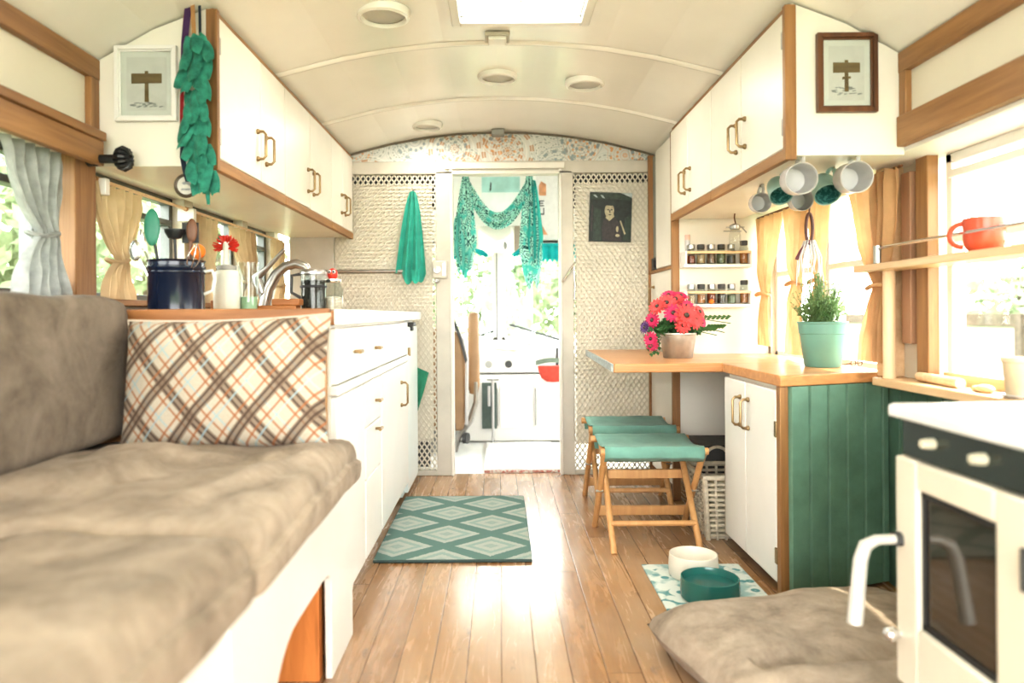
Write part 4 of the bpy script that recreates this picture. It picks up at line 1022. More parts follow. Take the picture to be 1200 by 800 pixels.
# ================================================================== STOOLS
def stool(loc, label, seed):
    t = Thing('folding_stool', label, 'stool', loc, 'folding stools', False)
    W, D, H = .385, .30, .392; hw, hd = W/2, D/2
    for sx in (-1, 1):
        t.part('leg', MB().tube([(sx*(hw-.03), -hd-.045, .0), (sx*(hw-.03), hd-.005, H-.02)], .0125, 10), 'stool_wood')
        t.part('leg', MB().tube([(sx*(hw-.005), hd+.02, .0), (sx*(hw-.005), -hd+.005, H-.02)], .0125, 10), 'stool_wood')
        t.part('pivot_bolt', MB().tube([(sx*(hw-.04), -.005, H*.49), (sx*(hw+.012), -.005, H*.49)], .005, 8), 'steel')
    for y in (-hd+.005, hd-.005): t.part('seat_rail', MB().tube([(-hw-.012, y, H-.018), (hw+.012, y, H-.018)], .014, 10), 'stool_wood')
    t.part('stretcher', MB().tube([(-hw+.03, -hd+.03, .095), (hw-.03, -hd+.03, .095)], .011, 10), 'stool_wood')
    t.part('stretcher', MB().box(-hw+.005, hw-.005, hd-.035, hd-.017, .06, .10), 'stool_wood', .003)
    t.part('stretcher', MB().box(-hw+.03, hw-.03, hd-.09, hd-.072, .225, .262), 'stool_wood', .003)
    # canvas: sags between the rails and wraps down over both
    path = [(-hd+.012, H-.058), (-hd-.012, H-.038), (-hd-.015, H-.016), (-hd-.006, H+.001), (-hd+.008, H+.004)]+[(-hd+.008+(D-.016)*k/10, H+.004-.018*math.sin(PI*k/10)) for k in range(1, 10)]+[(hd-.008, H+.004), (hd+.006, H+.001), (hd+.015, H-.016), (hd+.012, H-.038), (hd-.012, H-.058)]
    mb = MB(); n = 14; vs = []; fs = []
    for y, z in path:
        for i in range(n+1): u = i/n; vs.append((-hw+.004+(W-.008)*u, y, z+.003*nz((u*5, y*8, 0), 2, seed)))
    m_ = len(path)
    for j in range(m_-1):
        for i in range(n): fs.append((j*(n+1)+i, j*(n+1)+i+1, (j+1)*(n+1)+i+1, (j+1)*(n+1)+i))
    o = t.part('canvas_seat', MB().add(vs, fs), 'canvas'); s = o.modifiers.new('thick', 'SOLIDIFY'); s.thickness = .004
    return t
s1 = stool((.585, 2.90, 0), 'folding stool with a sage canvas seat, the nearer one', 1)
dup(s1.o, (.605, 3.42, 0), 'folding stool with a sage canvas seat, the one behind')

# ================================================================== BASKET, BOWLS, MATS
t = Thing('wicker_basket', 'pale slatted wicker basket with a loop handle under the table', 'basket', (.93, 2.99, 0), None, False)
def bk(s_, z): k = .86+.14*z/.24; return [(-.125*k*s_, -.135*k*s_), (.125*k*s_, -.135*k*s_), (.125*k*s_, .135*k*s_), (-.125*k*s_, .135*k*s_)]
mb = MB()
for i in range(11):
    z = .018+.0205*i; pl = bk(1, z); wob = .003
    pts = []
    for k in range(4):
        a, b = pl[k], pl[(k+1) % 4]
        for q in range(9): f = q/9; pts.append((a[0]+(b[0]-a[0])*f, a[1]+(b[1]-a[1])*f, z))
    pts = [(p[0]*(1+wob*(1 if (i+j) % 2 else -1)*8), p[1]*(1+wob*(1 if (i+j) % 2 else -1)*8), p[2]) for j, p in enumerate(pts)]
    mb.tube(pts, .0065, 6, closed=True)
t.part('weave', mb, 'wicker')
mb = MB()
for k in range(4):
    a0, b0 = bk(1, 0)[k], bk(1, 0)[(k+1) % 4]; a1, b1 = bk(1, .24)[k], bk(1, .24)[(k+1) % 4]
    for q in range(6):
        f = q/6; mb.tube([(a0[0]+(b0[0]-a0[0])*f, a0[1]+(b0[1]-a0[1])*f, 0), (a1[0]+(b1[0]-a1[0])*f, a1[1]+(b1[1]-a1[1])*f, .25)], .006 if q else .011, 6)
t.part('uprights', mb, 'wicker')
t.part('rim', MB().tube([(p[0]*1.02, p[1]*1.02, .25) for p in [tuple(V((*a, 0)).lerp(V((*b, 0)), f/6)[:2]) for a, b in zip(bk(1, .24), bk(1, .24)[1:]+bk(1, .24)[:1]) for f in range(6)]], .011, 8, closed=True), 'wicker')
t.part('base', MB().box(-.10, .10, -.11, .11, .002, .012), 'wicker')
t.part('loop_handle', MB().tube([(.06*math.cos(a), .12, .25+.075*math.sin(a)) for a in [PI*i/14 for i in range(15)]], .007, 8), 'wicker')
t.part('lining', MB().prism([(p[0]*.84, p[1]*.84) for p in bk(1, 0)], .014, .21, 'z'), pbr('basket_contents', (.45, .42, .30), .9, 0, .25, 30))

solo('feeding_mat', MB().box(.50, .845, 2.17, 2.585, .0, .006), 'dotmat', 'patterned blue and white mat under the pet bowls', 'mat', None, .002)
for nm, lab, x, y, r, h, m_ in (('pet_bowl', 'cream bowl on the patterned mat, behind the teal bowl', .655, 2.47, .083, .075, 'bowlwhite'), ('pet_bowl', 'dark teal bowl on the patterned mat', .655, 2.275, .092, .066, 'bowlteal')):
    t = Thing(nm, lab, 'bowl', (x, y, .006), 'pet bowls', False)
    t.part('bowl', MB().lathe([(r*.92, 0), (r*.98, .006), (r, h*.5), (r*.97, h), (r*.93, h+.001), (r*.9, h*.9), (r*.85, h*.25), (0, h*.2)], n=40), m_)
    if m_ == 'bowlteal': t.part('water', MB().lathe([(0, h*.68), (r*.86, h*.68), (r*.86, h*.70), (0, h*.70)], n=40), pbr('water', (.025, .13, .12), .12, 0, .05, 10))

# dog cushion
random.seed(2)
mb = MB()
cx, cy, hw, hd = .825, 1.735, .395, .335; ca, sa = math.cos(.26), math.sin(.26)
for sgn in (1, -1):
    def fn(u, v):
        a, b = 2*u-1, 2*v-1
        k = 1-.07*(a*a*b*b)**1.6; x = k*a*hw*(1-.05*(1-b*b)*abs(a)**3); y = k*b*hd*(1-.04*(1-a*a)*abs(b)**3)
        q = max(0, (1-abs(a)**3)*(1-abs(b)**3)); h = q**.34
        z = .068+sgn*h*(.080 if sgn > 0 else .066)
        if sgn > 0: z += h*(.016*nz((a, b, 0), 2.2, 4)+.008*nz((a, b, 0), 5, 9)-.028*math.exp(-((b+.30+.15*a)/.10)**2)*(1 if a > -.75 else .2))
        return (cx+x*ca-y*sa, cy+x*sa+y*ca, max(.001, z))
    mb.grid(fn, 44, 40)
solo('floor_cushion', mb, 'suede', 'large suede pet cushion on the floor in front of the stove', 'cushion')

solo('diamond_rug', MB().rbox((-.465, 2.625, .0005), (.115, 3.555, .013), .005, 8), 'rug', 'green and cream diamond rug beside the left cabinets', 'rug')

# ================================================================== STOVE
t = Thing('cream_stove', 'small cream stove with a dark glass door and lever handle', 'stove', (1.0, 1.11, 0))
X = .752
t.part('body', MB().box(X+.03, 1.17, .83, 1.372, .06, .70), 'stovewhite', .006)
t.part('top_plate', MB().prism([(X-.012, .80), (X-.012, 1.385), (X+.005, 1.405), (1.185, 1.405), (1.185, .80)], .700, .724, 'z'), 'stovetop', .006)
t.part('control_band', MB().box(X+.006, X+.034, .82, 1.368, .630, .700), 'blackgloss', .004, label='black enamel control band')
for y in (1.268, 1.135, 1.00): t.part('control_knob', MB().tube([(X+.006, y, .668), (X-.004, y, .668), (X-.016, y, .668)], [.010, .010, .008], 16), pbr('ivory_knob', (.62, .58, .46), .3, 0, .05, 20))
mb = MB()
y0, y1, z0, z1 = 1.035, 1.383, .20, .628; wy0, wy1, wz0, wz1 = 1.105, 1.312, .325, .575
mb.box(X, X+.032, y0, wy0, z0, z1).box(X, X+.032, wy1, y1, z0, z1).box(X, X+.032, wy0, wy1, z0, wz0).box(X, X+.032, wy0, wy1, wz1, z1)
d = t.part('oven_door', mb, 'stovewhite', .006)
t.part('door_glass', MB().box(X+.014, X+.022, wy0, wy1, wz0, wz1), 'ovenglass', 0, d)
t.part('inner_gasket', MB().box(X+.010, X+.016, wy0, wy0+.010, wz0, wz1).box(X+.010, X+.016, wy1-.010, wy1, wz0, wz1).box(X+.010, X+.016, wy0, wy1, wz0, wz0+.010).box(X+.010, X+.016, wy0, wy1, wz1-.010, wz1), 'black', 0, d)
t.part('lever_handle', MB().tube([(X+.002, 1.366, .472), (X-.045, 1.366, .470), (X-.066, 1.365, .460), (X-.076, 1.363, .435), (X-.092, 1.355, .318)], [.009, .010, .0125, .0130, .0140], 12), pbr('satin_handle', (.66, .64, .60), .38, .35, .05, 30), 0, d)
t.part('lever_boss', MB().tube([(X+.004, 1.366, .472), (X-.010, 1.366, .472)], .014, 12), 'dark', 0, d)
t.part('latch_knob', MB().ball((X-.016, 1.372, .290), .014, 14, 9).tube([(X+.006, 1.372, .290), (X-.012, 1.372, .290)], .007, 10), 'chrome', 0, d)
t.part('side_panel', MB().box(X+.004, X+.032, .83, 1.028, .20, .628), 'stovewhite', .006)
t.part('hinge', MB().tube([(X-.004, 1.032, .50), (X-.004, 1.032, .56)], .008, 10), 'dark')
t.part('base_plinth', MB().box(X+.012, 1.16, .84, 1.365, 0, .195), 'stovewhite', .004)

# ================================================================== PICTURES
def picture(name, label, cx, y, cz, w, h, fw, fmat, tall):
    t = Thing(name, label, 'picture', (cx, y, cz-h/2))
    x0, x1, z0, z1 = cx-w/2, cx+w/2, cz-h/2, cz+h/2; mb = MB()
    def fr(i0, i1, d0, d1):
        mb.prism([(x0+i0, z0+i0), (x1-i0, z0+i0), (x1-i1, z0+i1), (x0+i1, z0+i1)], d0, d1, 'y').prism([(x0+i0, z1-i0), (x1-i0, z1-i0), (x1-i1, z1-i1), (x0+i1, z1-i1)], d0, d1, 'y')
        mb.prism([(x0+i0, z0+i0), (x0+i0, z1-i0), (x0+i1, z1-i1), (x0+i1, z0+i1)], d0, d1, 'y').prism([(x1-i0, z0+i0), (x1-i0, z1-i0), (x1-i1, z1-i1), (x1-i1, z0+i1)], d0, d1, 'y')
    fr(0, fw*.7, y-.018, y); fr(fw*.7, fw, y-.013, y)
    t.part('frame', mb, fmat, .0015)
    mb = MB(); mb.box(x0+fw, x1-fw, y-.006, y-.003, z0+fw, z1-fw)
    px0, px1 = x0+fw*1.75, x1-fw*1.75
    mb.mi = 0
    t.part('mount', mb, 'framewhite')
    mb = MB(); yy = y-.0065
    iw = (x1-x0)-2*fw*1.9; ih = (z1-z0)-2*fw*1.9
    mb.mi = 0; mb.box(cx-iw/2, cx+iw/2, yy, y-.006, cz-ih/2, cz+ih/2)
    mb.mi = 1; bz = cz+ih*.10; bw = iw*.38
    mb.prism([(cx-bw, bz-ih*.095), (cx+bw, bz-ih*.09), (cx+bw, bz+ih*.09), (cx-bw, bz+ih*.095)], yy-.0008, yy, 'y')
    mb.prism([(cx-.006, cz-ih*.34), (cx+.006, cz-ih*.34), (cx+.005, cz+ih*.24), (cx-.005, cz+ih*.24)], yy-.0006, yy, 'y')
    if tall: mb.prism([(cx-.012, cz-ih*.12), (cx+.012, cz-ih*.10), (cx+.012, cz-ih*.06), (cx-.012, cz-ih*.07)], yy-.001, yy, 'y')
    mb.mi = 2; random.seed(9)
    for k in range(26):
        a = random.uniform(-iw*.42, iw*.42); b = -ih*(.40 if not tall else .36)+random.uniform(-.05, .10 if tall else .04)*ih
        mb.prism([(cx+a, cz+b), (cx+a+.010, cz+b+.002), (cx+a+.008, cz+b+.004), (cx+a-.002, cz+b+.003)], yy-.0005, yy, 'y')
    t.part('print', mb, ['printpaper', 'printwood', 'printgrey'])
    t.part('glazing', MB().box(x0+fw*.9, x1-fw*.9, y-.0100, y-.0090, z0+fw*.9, z1-fw*.9), 'jarglass')
picture('framed_picture', 'white framed print of a wooden signpost on the left cabinet end', -1.012, 2.098, 1.571, .178, .217, .0165, 'framewhite', False)
picture('framed_picture', 'brown framed print of a wooden signpost on the right cabinet end', .999, 2.083, 1.583, .172, .226, .0185, 'walnut', True)

# ================================================================== GARLAND, MEDALLION
t = Thing('fabric_garland', 'teal rag garland with purple and red ribbons at the left cabinet corner', 'garland', (-.87, 2.06, 1.22))
t.part('cord', MB().tube([(-.855, 2.085, 1.80), (-.848, 2.07, 1.7), (-.845, 2.065, 1.5), (-.842, 2.06, 1.30)], .004, 6), 'navycord')
def ribbon(pts, w, mat):
    mb = MB(); vs = []; fs = []
    for i, p in enumerate(pts):
        c_ = .4*math.sin(i*1.3); vs += [(p[0]-w/2*math.cos(c_), p[1]-w/2*math.sin(c_), p[2]), (p[0]+w/2*math.cos(c_), p[1]+w/2*math.sin(c_), p[2])]
        if i: fs.append((2*i-2, 2*i-1, 2*i+1, 2*i))
    return mb.add(vs, fs)
t.part('ribbon', ribbon([(-.885, 2.075, 1.80), (-.890, 2.072, 1.74), (-.895, 2.068, 1.66), (-.90, 2.07, 1.58), (-.902, 2.07, 1.47), (-.90, 2.07, 1.36)], .014, 'crimson'), 'crimson', label='dark red ribbon')
t.part('ribbon', ribbon([(-.880, 2.07, 1.805), (-.884, 2.068, 1.75), (-.89, 2.064, 1.68), (-.892, 2.06, 1.62)], .018, 'purpleband'), 'purpleband', label='purple ribbon')
t.part('ribbon', ribbon([(-.868, 2.066, 1.80), (-.864, 2.062, 1.74), (-.86, 2.06, 1.67)], .012, 'woodz'), cloth('tan_ribbon', (.40, .22, .10)), label='tan ribbon')
t.part('ribbon', ribbon([(-.89, 2.05, 1.40), (-.892, 2.05, 1.35), (-.885, 2.05, 1.31), (-.878, 2.05, 1.28)], .014, 'navycord'), 'navycord', label='navy ribbon')
random.seed(31)
for i in range(45):
    row = i//3; z = 1.69-.0275*row+random.uniform(-.010, .010); sx = (-1, 1, .1)[i % 3]
    x = -.847+sx*.018+max(0, row-9)*.0028+random.uniform(-.006, .006); y = 2.055+random.uniform(-.020, .012)
    L = random.uniform(.055, .075); w = random.uniform(.022, .030); tilt = sx*random.uniform(-.010, .024); curl = random.uniform(.3, 1.0)*sx
    def fn(u, v):
        a = (u-.5)*2.2; ww = w*(.55+.75*math.sin(PI*min(1, v*.75+.15)))
        return (x+tilt*v+ww*.5*math.sin(a)*1.1, y-.014*math.cos(a)-.018*v+curl*.004*v, z-L*v+.006*math.sin(u*3+i))
    t.part('rag_strip', MB().grid(fn, 6, 6), 'teal_rag')
for x, z0, z1 in ((-.838, 1.31, 1.245), (-.826, 1.30, 1.215), (-.852, 1.33, 1.265)):
    def fn(u, v): return (x+(u-.5)*.022*(1-v*.6)+.006*v, 2.052-.006*math.cos((u-.5)*3), z0+(z1-z0)*v)
    t.part('rag_strip', MB().grid(fn, 5, 6), 'teal_rag')
t = Thing('hanging_medallion', 'round dark-rimmed medallion hanging beside the teal garland', 'ornament', (-.93, 2.12, 1.24))
cxm, czm = -.912, 1.282
t.part('rim', MB().tube([(cxm+.031*math.cos(a), 2.12, czm+.031*math.sin(a)) for a in [2*PI*i/32 for i in range(32)]], .0052, 8, closed=True), pbr('dark_bronze_rim', (.09, .065, .045), .4, .3, .2, 40))
mb = MB(); mb.prism([(cxm+.029*math.cos(2*PI*i/32), czm+.029*math.sin(2*PI*i/32)) for i in range(32)], 2.119, 2.122, 'y')
t.part('disc', mb, pbr('pale_disc', (.60, .57, .52), .4, 0, .1, 60))
mb = MB(); mb.box(cxm-.014, cxm+.012, 2.1175, 2.119, czm-.014, czm-.0085)
mb.prism([(cxm-.012, czm+.008), (cxm+.004, czm+.014), (cxm+.014, czm+.004), (cxm+.012, czm-.003), (cxm+.002, czm+.004), (cxm-.008, czm+.002)], 2.1175, 2.119, 'y')
t.part('emblem', mb, 'printgrey')
t.part('cord', MB().tube([(cxm, 2.12, czm+.034), (cxm+.004, 2.12, 1.335)], .0015, 5), 'navycord')

# ================================================================== THINGS ON THE BULKHEAD
YF = YB-.012
t = Thing('towel_bar', 'thin grey towel bar across the left metal screen', 'bar', (-.72, 4.03, 1.14))
t.part('bar', MB().tube([(-.99, 4.02, 1.142), (-.50, 4.02, 1.142)], .010, 10), 'steel')
t.part('end_bracket', MB().box(-.515, -.495, 4.012, 4.06, 1.125, 1.16), 'steel', .003)
t = Thing('teal_towel', 'teal dish towel hung from a hook on the left metal screen', 'towel', (-.475, 4.02, 1.07))
t.part('hook', MB().tube([(-.474, 4.062, 1.60), (-.474, 4.03, 1.595), (-.474, 4.02, 1.575), (-.474, 4.026, 1.565)], .004, 6), 'steel')
def fn(u, v):
    w = .012+.072*v**.62; a = (u-.5)*2
    x = -.474+a*w-(.012*v); dz = (.06*(abs(a)**1.6)*(1 if a < 0 else .5)+.02*math.sin(a*7))*v
    y = 4.018-.022*math.cos(a*1.4)+.026*math.sin(a*8.5+v*1.5)*(.3+.7*v)
    return (x, y, 1.582-.50*v+dz)
t.part('cloth', MB().grid(fn, 40, 30), 'teal_cloth')
t.part('folded_corner', MB().grid(lambda u, v: (-.458+(u-.5)*.055*(1-.3*v), 3.990-.006*math.cos((u-.5)*3), 1.16-.07*v-.02*math.cos((u-.5)*3)), 8, 6), 'teal_cloth')
t = Thing('door_latch', 'grey metal latch box on the left door post', 'latch', (-.33, 4.04, 1.12))
t.part('case', MB().box(-.372, -.285, 4.03, 4.052, 1.10, 1.20), 'grey_frame', .008)
t.part('escutcheon', MB().lathe([(0, 0), (.022, .001), (.022, .004), (0, .006)], (0, 0, 0), 20, Matrix.Translation((-.345, 4.03, 1.15)) @ Matrix.Rotation(PI/2, 4, 'X')).box(-.315, -.295, 4.022, 4.032, 1.115, 1.185), 'steel', .002)
t.part('knob', MB().ball((-.345, 4.015, 1.085), (.018, .014, .012), 14, 8), 'mugwhite')
t = Thing('door_hasp', 'slanting silver door stay on the right door post', 'hasp', (.40, 4.03, 1.10))
t.part('arm', MB().tube([(.352, 4.035, 1.075), (.40, 4.03, 1.15), (.425, 4.04, 1.185)], [.006, .008, .006], 8), 'chrome')
t.part('chain', MB().tube([(.425, 4.05, 1.20), (.418, 4.045, 1.14), (.424, 4.05, 1.05), (.42, 4.045, .98)], .004, 6), 'steel')

t = Thing('portrait_photo', 'dark unframed portrait photo of a person in dark clothing on the right screen', 'photo', (.62, 4.05, 1.30), None, False, (0, math.radians(2.0), 0))
W2, H2 = .118, .137; mb = MB(); y = 0
mb.mi = 0; mb.box(-W2, W2, .0, .004, 0, 2*H2)
def pp(k, pts, d): mb.mi = k; mb.prism([(a*W2, H2+b*H2) for a, b in pts], -.0006*d, 0, 'y')
def el(cx_, cz_, rx, rz): return [(cx_+rx*math.cos(2*PI*i/20), cz_+rz*math.sin(2*PI*i/20)) for i in range(20)]
pp(4, [(.45, 1), (1, 1), (1, .80), (.8, .88)], 1)
pp(4, [(-.85, .90), (-.72, .90), (-.62, .78), (-.72, .80)], 1); pp(4, [(-.5, .90), (-.38, .88), (-.28, .76), (-.40, .78)], 1); pp(3, [(-.95, .95), (.4, .98), (.95, .8), (.95, .7), (-.1, .74), (-.95, .70)], .5)
pp(1, [(-.34, -.98), (-.40, -.42), (-.30, -.06), (-.05, -.14), (.20, .0), (.42, -.22), (.50, -.6), (.56, -.98)], 1)
pp(1, [(-.93, -.6), (-.84, -.6), (-.82, .45), (-.90, .5)], 1); pp(3, [(-.8, -.98), (-.42, -.98), (-.46, .3), (-.78, .4)], 1)
pp(3, [(.62, -.95), (.97, -.95), (.97, .1), (.7, .0)], 1); pp(2, [(.44, -.15), (.50, -.12), (.74, -.66), (.68, -.70)], 2)
pp(2, [(-.24, -.02), (-.10, .18), (.12, .2), (.18, .02), (-.05, -.16)], 2)
pp(2, el(-.06, .27, .22, .30), 3); pp(0, [(-.30, .40), (-.22, .62), (.0, .70), (.2, .58), (.24, .36), (.1, .47), (-.2, .47)], 4)
pp(1, el(-.12, .30, .045, .03), 5); pp(1, el(.05, .30, .045, .03), 5); pp(1, el(-.03, .10, .07, .022), 5); pp(1, [(-.05, .3), (-.01, .3), (-.01, .18), (-.07, .18)], 4)
pp(2, el(.34, -.48, .06, .12), 3); pp(2, el(.36, -.74, .10, .06), 3)
t.part('print', mb, ['photodark', 'photomid', 'photoskin', pbr('photo_green', (.026, .046, .030), .5, 0, .4, 50), 'photolight'], smooth=False)
# ================================================================== DRIVER'S CAB BEYOND THE DOORWAY
struct('wall_cab_left', MB().box(-1.17, -1.13, YB+.04, 5.7, 0, .75).box(-1.17, -1.13, YB+.04, 5.7, 1.40, 1.96).box(-1.17, -1.13, YB+.04, 4.25, .75, 1.40).box(-1.17, -1.13, 4.85, 4.93, .75, 1.4), 'white2')
struct('wall_cab_right', MB().box(1.13, 1.17, YB+.04, 5.7, 0, .75).box(1.13, 1.17, YB+.04, 5.7, 1.40, 1.96).box(1.13, 1.17, YB+.04, 4.25, .75, 1.40).box(1.13, 1.17, 4.85, 4.93, .75, 1.4), 'white2')
struct('wall_cab_front', MB().box(-1.15, 1.15, 5.62, 5.68, 0, .70).box(-1.15, 1.15, 5.10, 5.14, 1.40, 1.96).box(-1.15, 1.15, 5.10, 5.68, 1.395, 1.415), 'white2')
struct('ceiling_cab', MB().box(-1.17, 1.17, YB+.04, 5.14, 1.955, 1.985), 'white2')
for n_, a, b in ((8, -1.13, -.018), (9, .018, 1.13)):
    e = bpy.data.objects.new('window_%d' % n_, None); C.objects.link(e); e['kind'] = 'structure'
    struct('window_frame', MB().box(a, b, 5.615, 5.645, .70, .725).box(a, b, 5.615, 5.645, 1.375, 1.40).box(a, a+.03, 5.615, 5.645, .70, 1.40).box(b-.03, b, 5.615, 5.645, .70, 1.40), 'white2', .004, e)
    struct('pane', MB().box(a, b, 5.628, 5.632, .71, 1.39), 'glass', 0, e)
trim(MB().box(-.018, .018, 5.60, 5.65, .66, 1.41), 'white2'); trim(MB().box(-.021, -.014, 5.59, 5.60, .70, 1.39), 'dark', 0)

t = Thing('driver_seat', 'brown vinyl driver seat seen edge-on at the left of the doorway', 'seat', (-.5, 4.75, 0))
t.part('backrest', MB().prism([(-.80, .16), (-.235, .16), (-.215, .25), (-.218, .62), (-.235, .72), (-.27, .79), (-.33, .815), (-.80, .815)], 4.60, 4.69, 'y'), 'brownseat', .02)
t.part('piping', MB().tube([(-.212, 4.60, .20), (-.206, 4.60, .62), (-.226, 4.60, .73), (-.265, 4.60, .80), (-.33, 4.60, .83)], .011, 8), 'mugwhite')
t.part('side_bolster', MB().rbox((-.215, 4.86, .36), (-.135, 4.98, .915), .035, 6), 'brownseat')
t.part('cushion', MB().rbox((-.75, 4.70, .34), (-.24, 5.05, .46), .04, 6), 'brownseat')
t.part('pedestal', MB().box(-.65, -.28, 4.72, 5.05, 0, .10).box(-.55, -.35, 4.8, 5.0, .10, .35), 'grey', .01)
t.part('recliner_arm', MB().tube([(-.155, 4.72, .46), (-.155, 4.70, .33), (-.19, 4.66, .22), (-.265, 4.62, .12), (-.285, 4.60, .03)], [.012, .016, .02, .018, .016], 8), 'steel')
t.part('recliner_wheel', MB().tube([(-.23, 4.64, .11), (-.205, 4.63, .11)], .035, 14).tube([(-.30, 4.62, .19), (-.28, 4.60, .19)], .022, 12), 'dark')
t.part('seat_belt', MB().grid(lambda u, v: (-.31+.10*v+.012*(u-.5), 4.585-.004*math.sin(PI*v), .87-.28*v**1.6+.02*u), 2, 10), 'dark')
t = Thing('engine_cover', 'white boxed engine cover with two round latches', 'cover', (.15, 5.2, 0))
t.part('box', MB().rbox((-.42, 5.10, 0), (.75, 5.45, .46), .03, 5), 'white2')
t.part('hatch', MB().rbox((.0, 5.085, .10), (.235, 5.11, .415), .010, 5), 'white2')
for x in (.105, .152): t.part('latch', MB().tube([(x, 5.072, .335), (x, 5.09, .335)], .012, 12), 'steel')
for x in (-.016, .252): t.part('hatch_strap', MB().box(x-.004, x+.004, 5.075, 5.10, .12, .38), 'grey', .002)
t.part('dark_recess', MB().box(-.125, -.022, 5.075, 5.103, .10, .42), pbr('sage_shadow', (.11, .15, .13), .7, 0, .2, 12), label='grey green recess')
t = Thing('gear_lever', 'white gear lever block with a cross bar in front of the recess', 'lever', (-.05, 5.05, .2))
t.part('stalk', MB().tube([(-.048, 5.05, .0), (-.048, 5.05, .44)], .010, 8).tube([(-.075, 5.05, .26), (-.075, 5.05, .40)], .010, 8), 'mugwhite')
t.part('cross_bar', MB().tube([(-.09, 5.05, .445), (-.005, 5.05, .445)], .008, 8), 'grey')
t = Thing('dashboard', 'white dashboard with dials below the windshield', 'dashboard', (0, 5.45, .46))
t.part('panel', MB().prism([(5.30, .47), (5.28, .60), (5.40, .68), (5.615, .70), (5.615, .47)], -1.1, 1.1, 'x'), 'white2', .015)
for x, m_ in ((-.08, 'grey'), (.065, 'dark')): t.part('dial', MB().tube([(x, 5.268, .535), (x, 5.29, .535)], .026, 16), m_)
t = Thing('steering_wheel', 'pale steering wheel rim over the dashboard', 'steering wheel', (.10, 5.2, .62))
t.part('rim', MB().tube([(.10+.16*math.cos(a), 5.22+.06*math.sin(a), .665+.022*math.sin(a)) for a in [2*PI*i/28 for i in range(28)]], .009, 8, closed=True), 'grey_frame')
t.part('hub', MB().tube([(.10, 5.22, .66), (.10, 5.30, .58)], [.03, .02], 12), 'white2')
t.part('spoke', MB().tube([(-.05, 5.22, .664), (.10, 5.22, .66), (.25, 5.22, .664)], .006, 6), 'grey_frame')
solo('wiper', MB().tube([(-.165, 5.56, .735), (-.045, 5.56, .77)], .008, 6), 'dark', 'short windshield wiper left of the windshield post', 'wiper')
solo('wiper', MB().tube([(.075, 5.56, .82), (.47, 5.56, .70)], .008, 6), 'dark', 'long windshield wiper right of the windshield post', 'wiper')
solo('door_lever', MB().tube([(.405, 5.1, .53), (.405, 5.1, .66)], .010, 8), 'dark', 'short dark upright lever at the right of the dashboard', 'lever')
t = Thing('felt_hat', 'red hat with a grey green brim at the right of the cab', 'hat', (.37, 5.05, .40))
t.part('crown', MB().lathe([(0, -.075), (.05, -.07), (.085, -.045), (.105, 0), (.11, .04)], (.375, 5.04, .50), 20, None, 1, .45), pbr('coral_felt', (.66, .10, .07), .85, 0, .15, 30))
t.part('brim', MB().grid(lambda u, v: (.25+.22*u, 5.0+.04*v, .545+.02*math.sin(PI*u)+.03*v), 10, 4), pbr('grey_green_felt', (.16, .20, .15), .85, 0, .2, 40))
solo('shag_mat', MB().rbox((-.095, 4.13, .0), (.36, 5.02, .022), .01, 10, lambda p: V((p.x, p.y, max(0, p.z+.006*nz(p, 40))))), 'shag', 'white shaggy mat on the cab floor inside the doorway', 'mat')
solo('mat_border', MB().box(-.09, .355, 4.116, 4.128, .0, .012), m_speckle('striped_fringe', (.42, .16, .12), (.62, .58, .52), 70, .5, .9), 'narrow reddish fringe strip along the near edge of the shaggy mat', 'fringe')

t = Thing('cab_mirror', 'white framed rear view mirror panel hanging under the shawl', 'mirror', (.0, 5.05, 1.33))
t.part('frame', MB().rbox((-.165, 5.04, 1.325), (.155, 5.07, 1.525), .012, 4), 'white2')
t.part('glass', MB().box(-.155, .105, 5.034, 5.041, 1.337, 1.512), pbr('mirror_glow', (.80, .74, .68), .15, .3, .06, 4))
t.part('side_strip', MB().box(.108, .148, 5.032, 5.041, 1.337, 1.512), pbr('taupe_strip', (.38, .31, .25), .5, 0, .1, 10))
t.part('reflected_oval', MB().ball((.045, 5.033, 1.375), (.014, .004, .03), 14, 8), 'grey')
t.part('arm', MB().tube([(0, 5.07, 1.50), (0, 5.10, 1.62)], .006, 6), 'steel')
t = Thing('visor_poster', 'aqua seaside print on the header above the windshield', 'poster', (.02, 5.095, 1.6))
mb = MB(); mb.mi = 0; mb.box(-.12, .155, 5.092, 5.10, 1.60, 1.87); mb.mi = 1; mb.box(-.115, .15, 5.090, 5.0925, 1.755, 1.86)
mb.mi = 2; mb.prism([(-.062, 1.76), (-.05, 1.77), (-.048, 1.82), (-.056, 1.83)], 5.088, 5.0905, 'y'); mb.mi = 3; mb.box(-.10, .15, 5.089, 5.0915, 1.60, 1.606); mb.mi = 1; mb.box(-.115, .15, 5.0885, 5.0905, 1.835, 1.862)
t.part('print', mb, [pbr('pale_print', (.74, .77, .76), .5, 0, .08, 8), pbr('aqua_band', (.42, .66, .63), .5, 0, .15, 8), 'navyprint', 'grey_frame'])
t = Thing('letter_poster', 'white poster with peach pictures and dark stacked letters', 'poster', (.38, 5.095, 1.4))
mb = MB(); mb.mi = 0; mb.box(.265, .46, 5.092, 5.10, 1.42, 1.87)
mb.mi = 1; mb.prism([(.285, 1.74), (.285, 1.80), (.30, 1.83), (.335, 1.81), (.335, 1.73), (.29, 1.73)], 5.089, 5.0925, 'y'); mb.prism([(.285, 1.46), (.285, 1.56), (.335, 1.47), (.345, 1.455), (.285, 1.455)], 5.089, 5.0925, 'y')
mb.mi = 2
